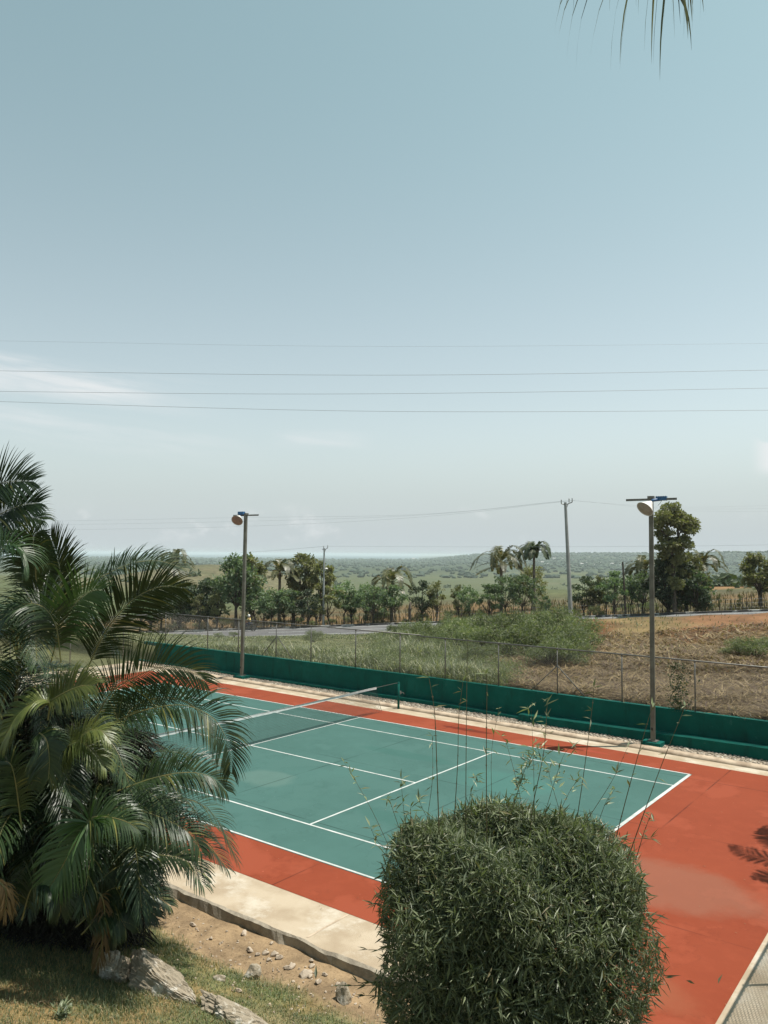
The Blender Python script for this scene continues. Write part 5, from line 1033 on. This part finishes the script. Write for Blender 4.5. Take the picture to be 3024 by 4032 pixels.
for k, (px, row, s_) in enumerate(hs):
    tt_ = 1100.; d = ray(px, row)
    while tt_ < 5500:
        q = CAM+d*tt_
        if q[2] < float(F(q[0], q[1]))+5: break
        tt_ *= 1.01
    z = float(F(q[0], q[1])); r = s_*tt_/FOC
    lab = 'tiny white house far off in the wooded plain'
    if hp is None:
        hp = empty('house', (q[0], q[1], z), lab, 'house', 'tiny houses far off in the woods', rz=rz_img(.3), sc=r); mb = MB(); mb.box((0, 0, .35), (1.5, .8, .9)); mb.build('wall', M['hw'], hp)
        mb = MB(); mb.add([[-.8, -.45, .8], [.8, -.45, .8], [.8, .45, .8], [-.8, .45, .8], [-.8, 0, 1.1], [.8, 0, 1.1]], [[0, 1, 5, 4], [2, 3, 4, 5], [0, 4, 3], [1, 2, 5], [0, 3, 2, 1]]); mb.build('roof', M['roof'], hp)
    else: copy_thing(hp, (q[0], q[1], z), rz_img(random.uniform(-.6, .6)), (r, r, r*random.uniform(.6, 1)), lab)

# ------------------------------------------------------------------ haze
mb = MB(); c = np.r_[uv2(0, 9500), 0]; HZ0, HZ1 = -42.0, 20.0
mb.box((c[0], c[1], (HZ0+HZ1)/2), (60000, 60000, HZ1-HZ0)); m = bpy.data.materials.new('haze_air'); m.use_nodes = True; nt = m.node_tree; nt.nodes.clear(); pv_ = nt.nodes.new('ShaderNodeVolumePrincipled'); pv_.inputs['Color'].default_value = (.84, .93, .97, 1); pv_.inputs['Density'].default_value = .00013; pv_.inputs['Anisotropy'].default_value = 0
o_ = nt.nodes.new('ShaderNodeOutputMaterial'); nt.links.new(pv_.outputs[0], o_.inputs['Volume']); M['haze'] = m
HAZE = True
if HAZE: tag(mb.build('haze', m), kind='stuff')

# ------------------------------------------------------------------ sky, sun, camera
az = math.radians(42.4); el = math.radians(68.5)
sd = Vector((math.cos(az)*math.cos(el), math.sin(az)*math.cos(el), math.sin(el)))
w = bpy.data.worlds.new('World'); scene.world = w; w.use_nodes = True; nt = w.node_tree; bg = nt.nodes['Background']; L = nt.links
sky = nt.nodes.new('ShaderNodeTexSky'); sky.sky_type = 'NISHITA'; sky.sun_disc = False; sky.sun_elevation = el; sky.sun_rotation = PI/2-az; sky.air_density = 1.0; sky.dust_density = 1.5; sky.ozone_density = 1.0
tc = N(nt, 'ShaderNodeTexCoord'); 
def dotv(vec):
    n_ = N(nt, 'ShaderNodeVectorMath', operation='DOT_PRODUCT'); L.new(tc.outputs['Generated'], n_.inputs[0]); n_.inputs[1].default_value = tuple(vec); return n_.outputs['Value']
def mth(op, a, b=None):
    n_ = N(nt, 'ShaderNodeMath', operation=op)
    for k, q in enumerate((a, b)):
        if q is None: continue
        if hasattr(q, 'is_output'): L.new(q, n_.inputs[k])
        else: n_.inputs[k].default_value = q
    return n_.outputs[0]
f_ = dotv((FH[0], FH[1], 0)); r_ = dotv((RH[0], RH[1], 0)); z_ = dotv((0, 0, 1)); ax = mth('DIVIDE', r_, f_); ay = mth('DIVIDE', z_, f_)   # bearing and elevation tangents
cv = N(nt, 'ShaderNodeCombineXYZ'); L.new(mth('ADD', mth('MULTIPLY', ax, 1.2), mth('MULTIPLY', ay, .25)), cv.inputs[0]); L.new(mth('ADD', mth('MULTIPLY', ay, 11.), mth('MULTIPLY', ax, 1.6)), cv.inputs[1])
n1 = noise(nt, 1.6, 7, .62, cv.outputs[0]); streak = ramp(nt, n1, .36, .66)
def win(v_, a0, a1, b1, b0): return mth('MULTIPLY', ramp(nt, v_, a0, a1), ramp(nt, v_, b0, b1))
# (px,row)->tangents: ax=(px-1512)/3063, ay=(2178-row)/3063
band = mth('SUBTRACT', ay, mth('MULTIPLY', ax, -.13))
mask = mth('MULTIPLY', win(band, .13, .16, .185, .20), win(ax, -.9, -.55, -.40, -.18)); mask2 = mth('MULTIPLY', win(band, .075, .10, .115, .135), win(ax, -.9, -.6, -.35, -.12))
mask3 = mth('MULTIPLY', win(ay, .13, .145, .15, .165), win(ax, -.16, -.1, -.07, 0))
cl = mth('MULTIPLY', streak, mth('MAXIMUM', mask, mth('MULTIPLY', mth('MAXIMUM', mask2, mask3), .6)))
cv2 = N(nt, 'ShaderNodeCombineXYZ'); L.new(ax, cv2.inputs[0]); L.new(mth('MULTIPLY', ay, 1.5), cv2.inputs[1]); n2 = noise(nt, 9, 6, .6, cv2.outputs[0]); 
cum = mth('MULTIPLY', ramp(nt, n2, .55, .68), win(ay, .005, .03, .04, .075)); n3 = noise(nt, 14, 5, .55, cv2.outputs[0]); cumR = mth('MULTIPLY', ramp(nt, n3, .40, .5), mth('MULTIPLY', win(ax, .47, .50, .6, .7), win(ay, .10, .12, .14, .175)))
cloud = mth('MINIMUM', mth('ADD', mth('ADD', mth('MULTIPLY', cl, .95), mth('MULTIPLY', cum, .45)), mth('MULTIPLY', cumR, .8)), 1.0)
hs_ = N(nt, 'ShaderNodeHueSaturation'); hs_.inputs['Saturation'].default_value = .5; L.new(sky.outputs[0], hs_.inputs['Color'])
tint = mixc(nt, 1.0, hs_.outputs[0], mixc(nt, ramp(nt, z_, .60, .92), mixc(nt, ramp(nt, z_, .10, .62), (1.0, 1.045, .955), (.80, 1.04, .93)), (.38, .52, .52)), 'MULTIPLY')  # last colour darkens the unseen sky overhead to cut fill light in shadows
hz_ = N(nt, 'ShaderNodeMapRange'); hz_.interpolation_type = 'SMOOTHERSTEP'; L.new(z_, hz_.inputs['Value']); hz_.inputs['From Min'].default_value = -.02; hz_.inputs['From Max'].default_value = .20; hz_.inputs['To Min'].default_value = .95; hz_.inputs['To Max'].default_value = 0
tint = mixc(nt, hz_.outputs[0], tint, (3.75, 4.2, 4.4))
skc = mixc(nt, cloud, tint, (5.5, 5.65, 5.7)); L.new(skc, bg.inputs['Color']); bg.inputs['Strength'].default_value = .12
sun = bpy.data.lights.new('sun', 'SUN'); sun.energy = 4.8; sun.angle = math.radians(.53); sun.color = (1, .95, .87); so_ = bpy.data.objects.new('sun', sun); COL.objects.link(so_); so_.rotation_euler = sd.to_track_quat('Z', 'Y').to_euler(); so_.location = (0, 0, 60)
cam = bpy.data.cameras.new('camera'); co = bpy.data.objects.new('camera', cam); COL.objects.link(co); scene.camera = co
Mx = Matrix(((CR[0], CU[0], -CF[0], CAM[0]), (CR[1], CU[1], -CF[1], CAM[1]), (CR[2], CU[2], -CF[2], CAM[2]), (0, 0, 0, 1))); co.matrix_world = Mx
cam.sensor_fit = 'HORIZONTAL'; cam.sensor_width = 36; cam.lens = 36*FOC/3024; cam.clip_start = .05; cam.clip_end = 90000
vs = scene.view_settings; vs.view_transform = 'Standard'; vs.look = 'None'; vs.exposure = .35; vs.gamma = 1
scene.cycles.volume_bounces = 2; scene.cycles.max_bounces = 8; scene.cycles.transparent_max_bounces = 8
